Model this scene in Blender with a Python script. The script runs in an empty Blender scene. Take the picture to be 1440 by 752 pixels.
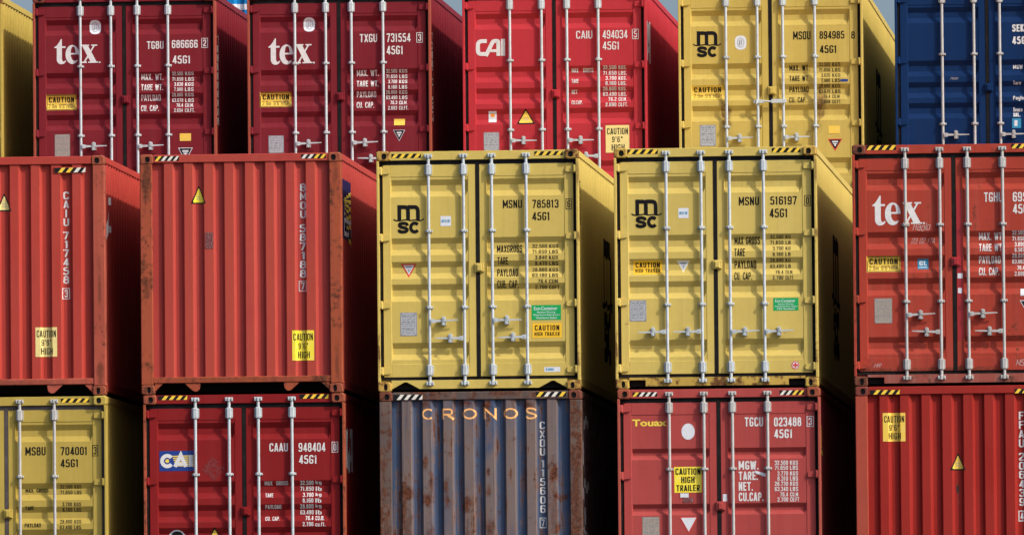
import bpy, bmesh, math, random
from mathutils import Vector, Matrix
from mathutils.geometry import tessellate_polygon
random.seed(7)
scene = bpy.context.scene
COL = scene.collection

# ------------------------------------------------------------------ camera
CAM = (14.5432, -127.4272, 1.0919)
YAW, PITCH, ROLL, FPX = 0.0787, 0.0483, -0.0090, 14964.6
cam_d = bpy.data.cameras.new('camera')
cam = bpy.data.objects.new('camera', cam_d)
COL.objects.link(cam)
fw = Vector((-math.sin(YAW)*math.cos(PITCH), math.cos(YAW)*math.cos(PITCH), math.sin(PITCH)))
rt = Vector((math.cos(YAW), math.sin(YAW), 0))
up = rt.cross(fw)
r2 = math.cos(ROLL)*rt + math.sin(ROLL)*up
u2 = -math.sin(ROLL)*rt + math.cos(ROLL)*up
mw = Matrix((r2, u2, -fw)).transposed().to_4x4()
mw.translation = Vector(CAM)
cam.matrix_world = mw
cam_d.sensor_width = 36
cam_d.lens = 36*FPX/1440
cam_d.clip_start = 1
cam_d.clip_end = 6000
scene.camera = cam

# ------------------------------------------------------------------ light
SUN = Vector((1.70, -1.0, 1.62)).normalized()       # towards the sun
elev = math.asin(SUN.z)
azim = math.atan2(SUN.x, SUN.y)
world = bpy.data.worlds.new('World')
scene.world = world
world.use_nodes = True
wn = world.node_tree
bg = wn.nodes['Background']
sky = wn.nodes.new('ShaderNodeTexSky')
sky.sky_type = 'NISHITA'
sky.sun_disc = False
sky.sun_elevation = elev
sky.sun_rotation = azim
sky.air_density = 0.8
sky.dust_density = 5.0
sky.ozone_density = 4.0
wn.links.new(sky.outputs[0], bg.inputs[0])
bg.inputs[1].default_value = 0.15
sun_d = bpy.data.lights.new('sun', 'SUN')
sun_d.energy = 2.4
sun_d.angle = math.radians(0.8)
sun_d.color = (1.0, 0.95, 0.87)
sun = bpy.data.objects.new('sun', sun_d)
sun.rotation_euler = (-SUN).to_track_quat('-Z', 'Y').to_euler()
sun.location = (40, -40, 60)
COL.objects.link(sun)
vs = scene.view_settings
vs.view_transform = 'Standard'
vs.look = 'None'
vs.gamma = 1
vs.exposure = 0.575
vs.use_curve_mapping = False

# ------------------------------------------------------------------ materials
MATS = {}
_seed = [0]

def _nodes(name):
    m = bpy.data.materials.new(name)
    m.use_nodes = True
    nt = m.node_tree
    return m, nt, nt.nodes, nt.links, nt.nodes['Principled BSDF']

def lin(c):
    return tuple((x/12.92 if x <= .04045 else ((x+.055)/1.055)**2.4) for x in (v/255 for v in c))

class NG:
    """small helper round a node tree"""
    def __init__(s, nt):
        s.nt, s.n, s.l = nt, nt.nodes, nt.links
    def put(s, sock, v):
        if isinstance(v, bpy.types.NodeSocket): s.l.new(v, sock)
        else: sock.default_value = v
    def noise(s, vec, scale, detail=4, rough=.55, mapscale=None, loc=(0, 0, 0)):
        mp = s.n.new('ShaderNodeMapping')
        mp.inputs['Location'].default_value = loc
        if mapscale: mp.inputs['Scale'].default_value = mapscale
        s.l.new(vec, mp.inputs['Vector'])
        t = s.n.new('ShaderNodeTexNoise')
        t.inputs['Scale'].default_value = scale
        t.inputs['Detail'].default_value = detail
        t.inputs['Roughness'].default_value = rough
        s.l.new(mp.outputs[0], t.inputs['Vector'])
        return t.outputs['Fac']
    def ramp(s, f, a, b, lo=0., hi=1.):
        r = s.n.new('ShaderNodeMapRange')
        r.interpolation_type = 'SMOOTHSTEP'
        s.put(r.inputs['Value'], f)
        s.put(r.inputs['From Min'], a); s.put(r.inputs['From Max'], b)
        s.put(r.inputs['To Min'], lo); s.put(r.inputs['To Max'], hi)
        return r.outputs[0]
    def mix(s, f, a, b):
        x = s.n.new('ShaderNodeMix'); x.data_type = 'RGBA'
        s.put(x.inputs[0], f)
        for i, v in ((6, a), (7, b)):
            s.put(x.inputs[i], v if isinstance(v, bpy.types.NodeSocket) else (*v[:3], 1))
        return x.outputs[2]
    def math(s, op, a, b=0.0):
        x = s.n.new('ShaderNodeMath'); x.operation = op
        s.put(x.inputs[0], a); s.put(x.inputs[1], b)
        return x.outputs[0]

def mul(c, k): return tuple(min(1, x*k) for x in c)
RUST_D = (0.045, 0.016, 0.010)
RUST_L = (0.125, 0.042, 0.020)

def paint(name, rgb, rust=0.1, fade=.25, tint=None, stains=(), rough=.55, ridge=None, spec=.11, dirt=.35, runs=0.):
    """weathered container paint; stains = [(u, v, ru, rv, strength)] on the end face"""
    _seed[0] += 1
    off = (_seed[0]*3.7, _seed[0]*1.9, _seed[0]*5.3)
    m, nt, n, l, b = _nodes(name)
    g = NG(nt)
    tc = n.new('ShaderNodeTexCoord').outputs['Object']
    sep = n.new('ShaderNodeSeparateXYZ'); l.new(tc, sep.inputs[0])
    n1 = g.noise(tc, 1.1, 5, .6, None, off)
    n2 = g.noise(tc, 1.0, 6, .6, (9, 9, .45), off)              # vertical runs
    n3 = g.noise(tc, 14., 8, .65, None, off)                    # grain
    n4 = g.noise(tc, 2.3, 3, .5, None, (off[1], off[2], off[0]))
    faded = tint or tuple(x*1.02 + .012 for x in rgb)
    c = g.mix(g.ramp(n1, .35, .68), mul(rgb, 1-.22*fade), rgb)
    c = g.mix(g.math('MULTIPLY', g.ramp(n2, .42, .75), fade), c, faded)
    if ridge:                                                   # grime film on the outermost folds
        rcol, y0, y1, amt = ridge
        f = g.math('MULTIPLY', g.ramp(sep.outputs['Y'], y0, y1, amt, 0.), g.ramp(g.noise(tc, 1.6, 4, .5, (1, .2, .5), off), .30, .48))
        c = g.mix(f, c, rcol)
    # soot and dust in runs
    d = g.math('MULTIPLY', g.ramp(g.noise(tc, 1., 7, .65, (22, 22, .8), off), .5, .8), dirt)
    c = g.mix(d, c, tuple(x*.5+.012 for x in rgb))
    c = g.mix(g.ramp(n3, .3, .75, 0., .10), c, tuple(x*.55 for x in rgb))
    # rust spots
    th = .725 - .19*rust
    spots = g.ramp(g.math('ADD', g.math('ADD', g.math('MULTIPLY', n3, .42), g.math('MULTIPLY', n4, .34)), g.math('MULTIPLY', n2, .26)), th-.09, th+.01, 0., .92)
    mask = spots if rust > 0 else g.math('MULTIPLY', spots, 0.)
    if runs > 0:
        st_ = g.noise(tc, 1., 6, .65, (17, 17, .9), (off[2], off[0], off[1]))
        br = g.noise(tc, 1., 5, .6, (3.2, 3.2, 2.2), off)
        hot = g.math('ADD', g.math('ADD', g.math('MULTIPLY', st_, .5), g.math('MULTIPLY', br, .38)), g.math('MULTIPLY', n3, .16))
        c = g.mix(g.ramp(hot, .50, .60, 0., .75*runs), c, (.17, .10, .068))      # tan wash
        mask = g.math('MAXIMUM', mask, g.ramp(hot, .565, .61, 0., runs))
    for (su, sv, ru, rv, st) in stains:
        dx = g.math('DIVIDE', g.math('SUBTRACT', sep.outputs['X'], su-1.219), ru)
        dz = g.math('DIVIDE', g.math('SUBTRACT', sep.outputs['Z'], 2.896-sv), rv)
        rr = g.math('SQRT', g.math('ADD', g.math('MULTIPLY', dx, dx), g.math('MULTIPLY', dz, dz)))
        nn = g.noise(tc, 1, 7, .68, (15, 15, 8), off)
        q = g.ramp(g.math('ADD', rr, g.math('MULTIPLY', nn, 2.2)), 1.3, 2.0, st, 0.)
        mask = g.math('MAXIMUM', mask, q)
    rc = g.mix(g.ramp(g.noise(tc, 30, 5, .6, None, off), .35, .65), RUST_D, RUST_L)
    c = g.mix(mask, c, rc)
    l.new(c, b.inputs['Base Color'])
    l.new(g.math('ADD', g.ramp(n1, .3, .7, rough-.08, rough+.12), g.math('MULTIPLY', mask, .3)), b.inputs['Roughness'])
    b.inputs['Specular IOR Level'].default_value = spec
    bp = n.new('ShaderNodeBump'); bp.inputs['Strength'].default_value = .22; bp.inputs['Distance'].default_value = .012
    l.new(g.math('ADD', g.noise(tc, 3.2, 2, .5, None, off), g.math('MULTIPLY', n3, .12)), bp.inputs['Height'])
    l.new(bp.outputs[0], b.inputs['Normal'])
    return m

def plain(name, rgb, rough=.55, wear=None, wear_amt=.3, metal=0., nscale=20, spec=.4):
    m, nt, n, l, b = _nodes(name)
    g = NG(nt)
    tc = n.new('ShaderNodeTexCoord').outputs['Object']
    w = wear or tuple(x*.6 for x in rgb)
    c = g.mix(g.ramp(g.noise(tc, nscale, 6, .65), .45, .72, 0, wear_amt), rgb, w)
    l.new(c, b.inputs['Base Color'])
    b.inputs['Roughness'].default_value = rough
    b.inputs['Metallic'].default_value = metal
    b.inputs['Specular IOR Level'].default_value = spec
    return m

def ink(name, rgb, wear=.25, scale=34):
    """painted or printed lettering, chipped through in places"""
    m, nt, n, l, b = _nodes(name)
    g = NG(nt)
    tc = n.new('ShaderNodeTexCoord').outputs['Object']
    c = g.mix(g.ramp(g.noise(tc, scale*.5, 5), .4, .7, 0, .35), rgb, tuple(x*.72 for x in rgb))
    l.new(c, b.inputs['Base Color']); b.inputs['Roughness'].default_value = .7
    b.inputs['Specular IOR Level'].default_value = .12
    if wear > 0:
        t = n.new('ShaderNodeBsdfTransparent'); mx = n.new('ShaderNodeMixShader')
        l.new(g.ramp(g.noise(tc, scale, 6, .7), .62-.1*wear, .68, 0., .8), mx.inputs[0])
        l.new(b.outputs[0], mx.inputs[1]); l.new(t.outputs[0], mx.inputs[2])
        l.new(mx.outputs[0], n['Material Output'].inputs['Surface'])
    return m

M = MATS
M['galv'] = plain('galvanised_white', (.42, .455, .455), .5, (.22, .19, .16), .45, 0., 5)
M['galv_old'] = plain('galvanised_aged', (.38, .37, .345), .5, (.24, .17, .12), .5, 0., 5)
M['rubber'] = plain('black_rubber', (.008, .007, .007), .8, (.022, .019, .018), .6, 0., 8, .12)
M['rubber_old'] = plain('chalky_rubber', (.055, .042, .04), .75, (.10, .08, .075), .7, 0., 8)
M['dark'] = plain('dark_underside_and_shade', (.02, .018, .017), .9)  # near-black; also stands in for shade in casting holes and sill notches
M['white'] = ink('white_lettering', (.60, .58, .55), .0)
M['white_fade'] = ink('faded_white_lettering', (.50, .45, .42), .6)
M['black'] = ink('black_lettering', (.007, .006, .006), .0)
M['black_fade'] = ink('faded_black_lettering', (.030, .024, .014), .35)
M['orange'] = ink('rust_stained_white', (.80, .40, .14), .5, 24)
M['yellow_ink'] = ink('yellow_lettering', (.74, .54, .07), .0)
M['s_yellow'] = plain('yellow_sticker', (.70, .46, .055), .5, (.66, .47, .14), .6)
M['s_amber'] = plain('amber_sticker', (.76, .43, .012), .5, (.74, .48, .05), .4)
M['s_lemon'] = plain('lemon_sticker', (.78, .62, .03), .45, (.75, .60, .2), .4)
M['s_pale'] = plain('sun_bleached_sticker', (.70, .56, .20), .5, (.55, .45, .2), .5)
M['s_white'] = plain('white_sticker', (.60, .61, .62), .45)
M['s_black'] = plain('black_sticker', (.009, .009, .009), .55, spec=.15)
M['s_red'] = plain('red_sticker', (.52, .05, .03), .45)
M['s_green'] = plain('green_sticker', (.0, .30, .07), .4)
M['s_blue'] = plain('blue_sticker', (.008, .036, .20), .4)
M['s_teal'] = plain('teal_sticker', (.03, .22, .36), .4)
M['s_grey'] = plain('grey_print', (.25, .26, .28), .5)
M['s_orange'] = plain('orange_print', (.7, .25, .04), .5)
M['stamped'] = plain('stamped_print', (.19, .19, .195), .5, (.24, .24, .25), .8, 0., 50)
M['plate'] = plain('grey_data_plate', (.40, .41, .42), .4, (.18, .17, .15), .7, .1, 30)
M['plate_tan'] = plain('tan_data_plate', (.33, .27, .21), .5, (.2, .15, .1), .6, 0., 40)
M['residue'] = plain('dark_red_residue', (.12, .02, .02), .7, (.4, .3, .28), .5, 0., 60)
M['fresh_red'] = plain('fresh_red_paint', (.30, .018, .02), .3, (.26, .02, .02), .4)
M['navy'] = plain('navy_sticker', (.012, .012, .06), .4)
M['st_yellow'] = plain('stripe_yellow', (.78, .50, .03), .45, (.55, .40, .12), .5)
M['st_white'] = plain('stripe_bleached', (.66, .62, .53), .5, (.45, .38, .25), .5)
M['concrete'] = plain('yard_asphalt', (.055, .052, .05), .9, (.035, .033, .032), .8, 0., .8)

# ------------------------------------------------------------------ mesh helpers
W, H, L = 2.438, 2.896, 12.192

class MB:
    """collects boxes, prisms and tubes in one container's own coordinates: u from the left, v from the top, y inwards"""
    def __init__(s): s.v, s.f, s.m = [], [], []
    def add(s, vs, fs, mi=0):
        k = len(s.v)
        s.v += [tuple(p) for p in vs]
        s.f += [tuple(i+k for i in f) for f in fs]
        s.m += [mi]*len(fs)
    def box(s, u0, u1, v0, v1, y0, y1, mi=0, bev=0.0):
        x0, x1, z0, z1 = u0-W/2, u1-W/2, H-v1, H-v0
        if bev <= 0:
            s.add([(x0,y0,z0),(x1,y0,z0),(x1,y1,z0),(x0,y1,z0),(x0,y0,z1),(x1,y0,z1),(x1,y1,z1),(x0,y1,z1)],
                  [(0,1,5,4),(1,2,6,5),(2,3,7,6),(3,0,4,7),(4,5,6,7),(3,2,1,0)], mi)
            return
        c = bev                                              # chamfer the four front edges
        V = [(x0+c,y0,z0+c),(x1-c,y0,z0+c),(x1-c,y0,z1-c),(x0+c,y0,z1-c),
             (x0,y0+c,z0),(x1,y0+c,z0),(x1,y0+c,z1),(x0,y0+c,z1),
             (x0,y1,z0),(x1,y1,z0),(x1,y1,z1),(x0,y1,z1)]
        F = [(0,1,2,3),(8,11,10,9)]
        for i in range(4):
            j = (i+1) % 4
            F += [(4+i,4+j,j,i),(8+i,8+j,4+j,4+i)]
        s.add(V, F, mi)
    def prism(s, pts, y0, y1, mi=0):
        """pts = (u, v) outline on the end face, pushed from y0 to y1"""
        P = [(u-W/2, H-v) for u, v in pts]
        a = sum(P[i][0]*P[(i+1) % len(P)][1]-P[(i+1) % len(P)][0]*P[i][1] for i in range(len(P)))
        if a < 0: P.reverse()
        n = len(P)
        V = [(x, y0, z) for x, z in P]+[(x, y1, z) for x, z in P]
        tri = tessellate_polygon([[Vector((x, z, 0)) for x, z in P]])
        F = []
        for t in tri:
            (ax, az), (bx, bz), (cx, cz) = P[t[0]], P[t[1]], P[t[2]]
            if (bx-ax)*(cz-az)-(cx-ax)*(bz-az) < 0: t = (t[0], t[2], t[1])
            F += [tuple(t), (t[2]+n, t[1]+n, t[0]+n)]
        F += [(i, i+n, (i+1) % n+n, (i+1) % n) for i in range(n)]
        s.add(V, F, mi)
    def tube(s, p0, p1, r0, r1=None, n=10, mi=0):
        """p = (u, v, y)"""
        r1 = r0 if r1 is None else r1
        a = Vector((p0[0]-W/2, p0[2], H-p0[1])); b = Vector((p1[0]-W/2, p1[2], H-p1[1]))
        d = (b-a).normalized()
        e = d.orthogonal().normalized(); f = d.cross(e)
        V = []
        for c, r in ((a, r0), (b, r1)):
            V += [c+r*(math.cos(2*math.pi*i/n)*e+math.sin(2*math.pi*i/n)*f) for i in range(n)]
        F = [(i, (i+1) % n, (i+1) % n+n, i+n) for i in range(n)]+[tuple(range(n-1, -1, -1)), tuple(range(n, 2*n))]
        s.add(V, F, mi)
    def build(s, name, mats, parent=None, smooth=False):
        me = bpy.data.meshes.new(name)
        me.from_pydata(s.v, [], s.f)
        for m in (mats if isinstance(mats, (list, tuple)) else [mats]): me.materials.append(m)
        me.polygons.foreach_set('material_index', s.m)
        if smooth:
            me.polygons.foreach_set('use_smooth', [True]*len(s.f))
            me.set_sharp_from_angle(angle=math.radians(40))
        me.update()
        o = bpy.data.objects.new(name, me)
        COL.objects.link(o)
        o.parent = parent
        return o

# ------------------------------------------------------------------ strokes and glyphs
def rnd(pts, r, closed=False, n=4):
    """round the corners of a polyline"""
    if r <= 0: return list(pts)
    out = []; N = len(pts)
    for i, p in enumerate(pts):
        if not closed and i in (0, N-1): out.append(p); continue
        a, c = pts[i-1], pts[(i+1) % N]
        da, dc = math.dist(a, p), math.dist(c, p)
        k = min(r, da*.499, dc*.499)
        if k < 1e-5: out.append(p); continue
        s = (p[0]+(a[0]-p[0])*k/da, p[1]+(a[1]-p[1])*k/da)
        e = (p[0]+(c[0]-p[0])*k/dc, p[1]+(c[1]-p[1])*k/dc)
        for j in range(n+1):
            t = j/n
            out.append(((1-t)**2*s[0]+2*t*(1-t)*p[0]+t*t*e[0], (1-t)**2*s[1]+2*t*(1-t)*p[1]+t*t*e[1]))
    return out

def smooth_line(pts, n=5, closed=False):
    out = []; N = len(pts)
    for i in range(N if closed else N-1):
        g = (lambda k: pts[k % N]) if closed else (lambda k: pts[max(0, min(N-1, k))])
        p0, p1, p2, p3 = g(i-1), g(i), g(i+1), g(i+2)
        for j in range(n):
            t = j/n
            out.append(tuple(.5*(2*p1[k]+(p2[k]-p0[k])*t+(2*p0[k]-5*p1[k]+4*p2[k]-p3[k])*t*t+(3*p1[k]-p0[k]-3*p2[k]+p3[k])*t**3) for k in (0, 1)))
    if not closed: out.append(pts[-1])
    return out

def stroke(pts, hw, closed=False):
    """thick line as a strip of quads"""
    q = [pts[0]]
    for p in pts[1:]:
        if math.dist(p, q[-1]) > 1e-6: q.append(p)
    if closed and math.dist(q[0], q[-1]) < 1e-6: q.pop()
    N = len(q); lf = []; rg = []
    for i, p in enumerate(q):
        a = q[i-1] if (closed or i > 0) else None
        c = q[(i+1) % N] if (closed or i < N-1) else None
        d1 = d2 = None
        if a: d1 = ((p[0]-a[0])/math.dist(a, p), (p[1]-a[1])/math.dist(a, p))
        if c: d2 = ((c[0]-p[0])/math.dist(c, p), (c[1]-p[1])/math.dist(c, p))
        d1 = d1 or d2; d2 = d2 or d1
        nx, ny = -(d1[1]+d2[1]), d1[0]+d2[0]
        k = math.hypot(nx, ny)
        if k < 1e-4: nx, ny, k = -d1[1], d1[0], 1
        nx, ny = nx/k, ny/k
        co = max(.35, nx*-d1[1]+ny*d1[0])
        w = hw/co
        lf.append((p[0]+nx*w, p[1]+ny*w)); rg.append((p[0]-nx*w, p[1]-ny*w))
    return [[rg[i], rg[(i+1) % N], lf[(i+1) % N], lf[i]] for i in range(N if closed else N-1)]

def ell(cx, cy, rx, ry, a0=0, a1=360, n=24):
    return [(cx+rx*math.cos(math.radians(a0+(a1-a0)*i/n)), cy+ry*math.sin(math.radians(a0+(a1-a0)*i/n))) for i in range(n+(0 if a1-a0 == 360 else 1))]

def ghost():
    # torn glue left by a placard: mostly bare paint
    m, nt, n, l, b = _nodes('placard_glue')
    g = NG(nt); tc = n.new('ShaderNodeTexCoord').outputs['Object']
    b.inputs['Base Color'].default_value = (.21, .035, .034, 1); b.inputs['Roughness'].default_value = .8
    t = n.new('ShaderNodeBsdfTransparent'); mx = n.new('ShaderNodeMixShader')
    l.new(g.ramp(g.noise(tc, 26, 5, .7), .40, .62, .45, 1.), mx.inputs[0])
    l.new(b.outputs[0], mx.inputs[1]); l.new(t.outputs[0], mx.inputs[2])
    l.new(mx.outputs[0], n['Material Output'].inputs['Surface'])
    return m

def poly(pts, hole=None):
    loops = [[Vector((x, y, 0)) for x, y in pts]]
    allp = list(pts)
    if hole: loops.append([Vector((x, y, 0)) for x, y in hole]); allp += list(hole)
    return [[allp[i] for i in t] for t in tessellate_polygon(loops)]

def glyph(ch, h, w=.46, R=.17):
    """a condensed freight-stencil letter: (advance, [stroke quads lists]) with height 1"""
    a, b, t, m = h, w-h, 1-h, w/2
    o, c = False, True
    S = []
    def s(p, r=R, cl=False): S.append(stroke(rnd(p, r, cl), h, cl))
    if ch in '0O': s([(a,a),(b,a),(b,t),(a,t)], R, c)
    elif ch == 'Q': s([(a,a),(b,a),(b,t),(a,t)], R, c); s([(m,.22),(w,-.04)], 0)
    elif ch == 'D': s([(a,a),(b-.03,a),(b,a+.03),(b,t-.03),(b-.03,t),(a,t)], .1, c)
    elif ch == '1': w = .30; s([(.02,.80),(.15,.93),(.15,0)], .03)
    elif ch == 'I': w = 2*h; s([(h,0),(h,1)], 0)
    elif ch == '2': s([(a,.70),(a,t),(b,t),(b,.56),(a,.20),(a,a),(w,a)], .12)
    elif ch == '3': s([(a,.74),(a,t),(b,t),(b,.53),(a+.10,.53)], .12); s([(a+.12,.53),(b,.53),(b,a),(a,a),(a,.26)], .12)
    elif ch == '4': s([(b-.07,0),(b-.07,1)], 0); s([(b-.09,.96),(a+.01,.26)], 0); s([(0,.25),(w+.02,.25)], 0)
    elif ch == '5': s([(b+.02,t),(a+.02,t),(a,.55),(b,.57),(b,a),(a,a),(a,.25)], .12)
    elif ch == '6': s([(a,a),(b,a),(b,.57),(a,.57)], .14, c); s([(a,.4),(a,t),(b,t),(b,.76)], .14)
    elif ch == '7': s([(0,t),(w,t)], 0); s([(b,t),(m-.07,0)], 0)
    elif ch == '8': s([(a+.02,.52),(b-.02,.52),(b-.02,t),(a+.02,t)], .14, c); s([(a,a),(b,a),(b,.52),(a,.52)], .14, c)
    elif ch == '9': s([(a,.43),(b,.43),(b,t),(a,t)], .14, c); s([(b,.6),(b,a),(a,a),(a,.24)], .14)
    elif ch == 'A': s([(a*.7,0),(m-.01,1)], 0); s([(w-a*.7,0),(m+.01,1)], 0); s([(a+.05,.25),(b-.05,.25)], 0)
    elif ch == 'B': s([(a,.52),(b-.03,.52),(b-.03,t),(a,t)], .12, c); s([(a,a),(b,a),(b,.52),(a,.52)], .12, c)
    elif ch == 'C': s([(b,.70),(b,t),(a,t),(a,a),(b,a),(b,.30)])
    elif ch == 'E': w *= .88; s([(w,t),(a,t),(a,a),(w,a)], 0); s([(a,.52),(w*.92,.52)], 0)
    elif ch == 'F': w *= .88; s([(w,t),(a,t),(a,0)], 0); s([(a,.52),(w*.92,.52)], 0)
    elif ch == 'G': s([(b,.72),(b,t),(a,t),(a,a),(b,a),(b,.46),(m,.46)], .14)
    elif ch == 'H': s([(a,0),(a,1)], 0); s([(b,0),(b,1)], 0); s([(a,.52),(b,.52)], 0)
    elif ch == 'J': s([(a,.26),(a,a),(b,a),(b,1)])
    elif ch == 'K': s([(a,0),(a,1)], 0); s([(b,1),(a+.04,.42)], 0); s([(m-.06,.55),(b+.02,0)], 0)
    elif ch == 'L': w *= .85; s([(a,1),(a,a),(w,a)], 0)
    elif ch == 'M': w *= 1.3; s([(a,0),(a,1)], 0); s([(w-h,0),(w-h,1)], 0); s([(a,.95),(w/2,.25)], 0); s([(w-h,.95),(w/2,.25)], 0)
    elif ch == 'N': s([(a,0),(a,1)], 0); s([(b,0),(b,1)], 0); s([(a,.96),(b,.04)], 0)
    elif ch == 'P': s([(a,0),(a,t),(b,t),(b,.46),(a,.46)], .12)
    elif ch == 'R': s([(a,0),(a,t),(b,t),(b,.48),(a,.48)], .12); s([(m-.02,.48),(b+.02,0)], 0)
    elif ch == 'S': s([(b,.73),(b,t),(a,t),(a,.56),(b,.46),(b,a),(a,a),(a,.27)], .13)
    elif ch == 'T': s([(0,t),(w,t)], 0); s([(m,0),(m,t)], 0)
    elif ch == 'U': s([(a,1),(a,a),(b,a),(b,1)])
    elif ch == 'V': s([(a*.7,1),(m-.01,0)], 0); s([(w-a*.7,1),(m+.01,0)], 0)
    elif ch == 'W': w *= 1.35; s([(a*.7,1),(w*.28,0)], 0); s([(w*.28,0),(w/2,.92)], 0); s([(w/2,.92),(w*.72,0)], 0); s([(w*.72,0),(w-a*.7,1)], 0)
    elif ch == 'X': s([(a*.7,0),(w-a*.7,1)], 0); s([(a*.7,1),(w-a*.7,0)], 0)
    elif ch == 'Y': s([(a*.7,1),(m,.45)], 0); s([(m,.45),(w-a*.7,1)], 0); s([(m,0),(m,.5)], 0)
    elif ch == 'Z': s([(0,t),(w,t)], 0); s([(b,t),(a,a)], 0); s([(0,a),(w,a)], 0)
    elif ch == '.': w = 2*h; s([(h,0),(h,2*h)], 0)
    elif ch == "'": w = 1.6*h; s([(h,.7),(h,1)], 0)
    elif ch == '"': w = 4.5*h; s([(h,.72),(h,1)], 0); s([(3.4*h,.72),(3.4*h,1)], 0)
    elif ch == '-': s([(a,.5),(b,.5)], 0)
    # small letters on the x-height of .7
    elif ch == 'm': w *= 1.3; s([(a,0),(a,.7-h),(w/2,.7-h),(w/2,0)], .1); s([(w/2,.5),(w/2,.7-h),(w-h,.7-h),(w-h,0)], .1)
    elif ch == 'k': s([(a,0),(a,1)], 0); s([(b,.7),(a+.04,.32)], 0); s([(m-.06,.42),(b+.02,0)], 0)
    elif ch == 'g': s([(a,a),(b,a),(b,.7-h),(a,.7-h)], .12, c); s([(b,.5),(b,-.25),(a,-.25)], .1)
    elif ch == 'l': w = 2*h; s([(h,0),(h,1)], 0)
    elif ch == 'b': s([(a,a),(b,a),(b,.7-h),(a,.7-h)], .12, c); s([(a,.3),(a,1)], 0)
    elif ch == 'c': s([(b,.5),(b,.7-h),(a,.7-h),(a,a),(b,a),(b,.2)], .12)
    elif ch == 'u': s([(a,.7),(a,a),(b,a),(b,.7)], .12)
    elif ch == 'f': w *= .8; s([(m-.06,0),(m-.06,t),(w,t)], .12); s([(0,.64),(w*.9,.64)], 0)
    elif ch == 't': w *= .8; s([(m-.06,.95),(m-.06,a),(w,a)], .12); s([(0,.64),(w*.9,.64)], 0)
    elif ch == 'a': s([(a,.7-h),(b,.7-h),(b,0)], .1); s([(a,a),(b,a),(b,.4),(a,.4)], .1, c)
    elif ch == 'd': s([(a,a),(b,a),(b,.7-h),(a,.7-h)], .12, c); s([(b,.3),(b,1)], 0)
    elif ch == 'e': s([(a,.36),(b,.36),(b,.7-h),(a,.7-h),(a,a),(b,a)], .1)
    elif ch == 'o': s([(a,a),(b,a),(b,.7-h),(a,.7-h)], .14, c)
    elif ch == 'r': w *= .8; s([(a,0),(a,.7-h),(w,.7-h)], .12)
    elif ch == 'n': s([(a,0),(a,.7-h),(b,.7-h),(b,0)], .14)
    elif ch == 'i': w = 2*h; s([(h,0),(h,.7)], 0); s([(h,.82),(h,.95)], 0)
    elif ch == 'y': s([(a,.7),(a,a),(b,a),(b,.7)], .12); s([(b,.4),(b,-.25),(a,-.25)], .1)
    elif ch == 'x': s([(a*.7,0),(w-a*.7,.7)], 0); s([(a*.7,.7),(w-a*.7,0)], 0)
    elif ch == 'p': s([(a,a),(b,a),(b,.7-h),(a,.7-h)], .12, c); s([(a,.5),(a,-.28)], 0)
    elif ch == 's': s([(b,.58),(b,.7-h),(a,.7-h),(a,.40),(b,.32),(b,a),(a,a),(a,.14)], .08)
    else: w = .30
    return w, S

def layout(text, h=.07, gap=.10, w=.46):
    """[(layer, polygon)] for one line of stencil text with height 1"""
    x, out = 0., []
    for ch in text:
        gw, S = glyph(ch, h, w)
        for k, st in enumerate(S):
            out += [(k, [(px+x, py) for px, py in q]) for q in st]
        x += gw+gap
    return out

def fit(shapes, box):
    """scale [(layer, polygon)] (y up) into a (u0, v0, u1, v1) box on the end face (v down)"""
    xs = [p[0] for _, q in shapes for p in q]; ys = [p[1] for _, q in shapes for p in q]
    x0, x1, y0, y1 = min(xs), max(xs), min(ys), max(ys)
    u0, v0, u1, v1 = box
    sx = (u1-u0)/max(1e-6, x1-x0); sy = (v1-v0)/max(1e-6, y1-y0)
    return [(k, [(u0+(px-x0)*sx, v1-(py-y0)*sy) for px, py in q]) for k, q in shapes]

def txt(text, box, h=.07, gap=.10, w=.46):
    return fit(layout(text, h, gap, w), box)

def vert(text, box, h=.075):
    """upright letters set one below the other"""
    u0, v0, u1, v1 = box
    n = len(text); st = (v1-v0)/n; out = []
    for i, ch in enumerate(text):
        gw, S = glyph(ch, h, .5)
        k = (u1-u0)/.5
        sh = [(j, q) for j, s_ in enumerate(S) for q in s_]
        ww = min(1., gw/.5)*(u1-u0)
        c = (u0+u1)/2
        out += fit(sh, (c-ww/2, v0+i*st+st*.07, c+ww/2, v0+(i+1)*st-st*.07))
    return out

def rect(box): u0, v0, u1, v1 = box; return [(0, [(u0,v0),(u1,v0),(u1,v1),(u0,v1)])]
def rrect(box, r): u0, v0, u1, v1 = box; return [(0, q) for q in poly(rnd([(u0,v0),(u1,v0),(u1,v1),(u0,v1)], r, True))]
def frame(box, t):
    u0, v0, u1, v1 = box
    return [(0, q) for q in stroke([(u0,v0),(u1,v0),(u1,v1),(u0,v1)], t/2, True)]
def lay(shapes, k): return [(j+k, q) for j, q in shapes]

# ------------------------------------------------------------------ logos (drawn in the photo's own pixels, then fitted)
def flip(sh): return [(k, [(x, -y) for x, y in q]) for k, q in sh]

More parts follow.
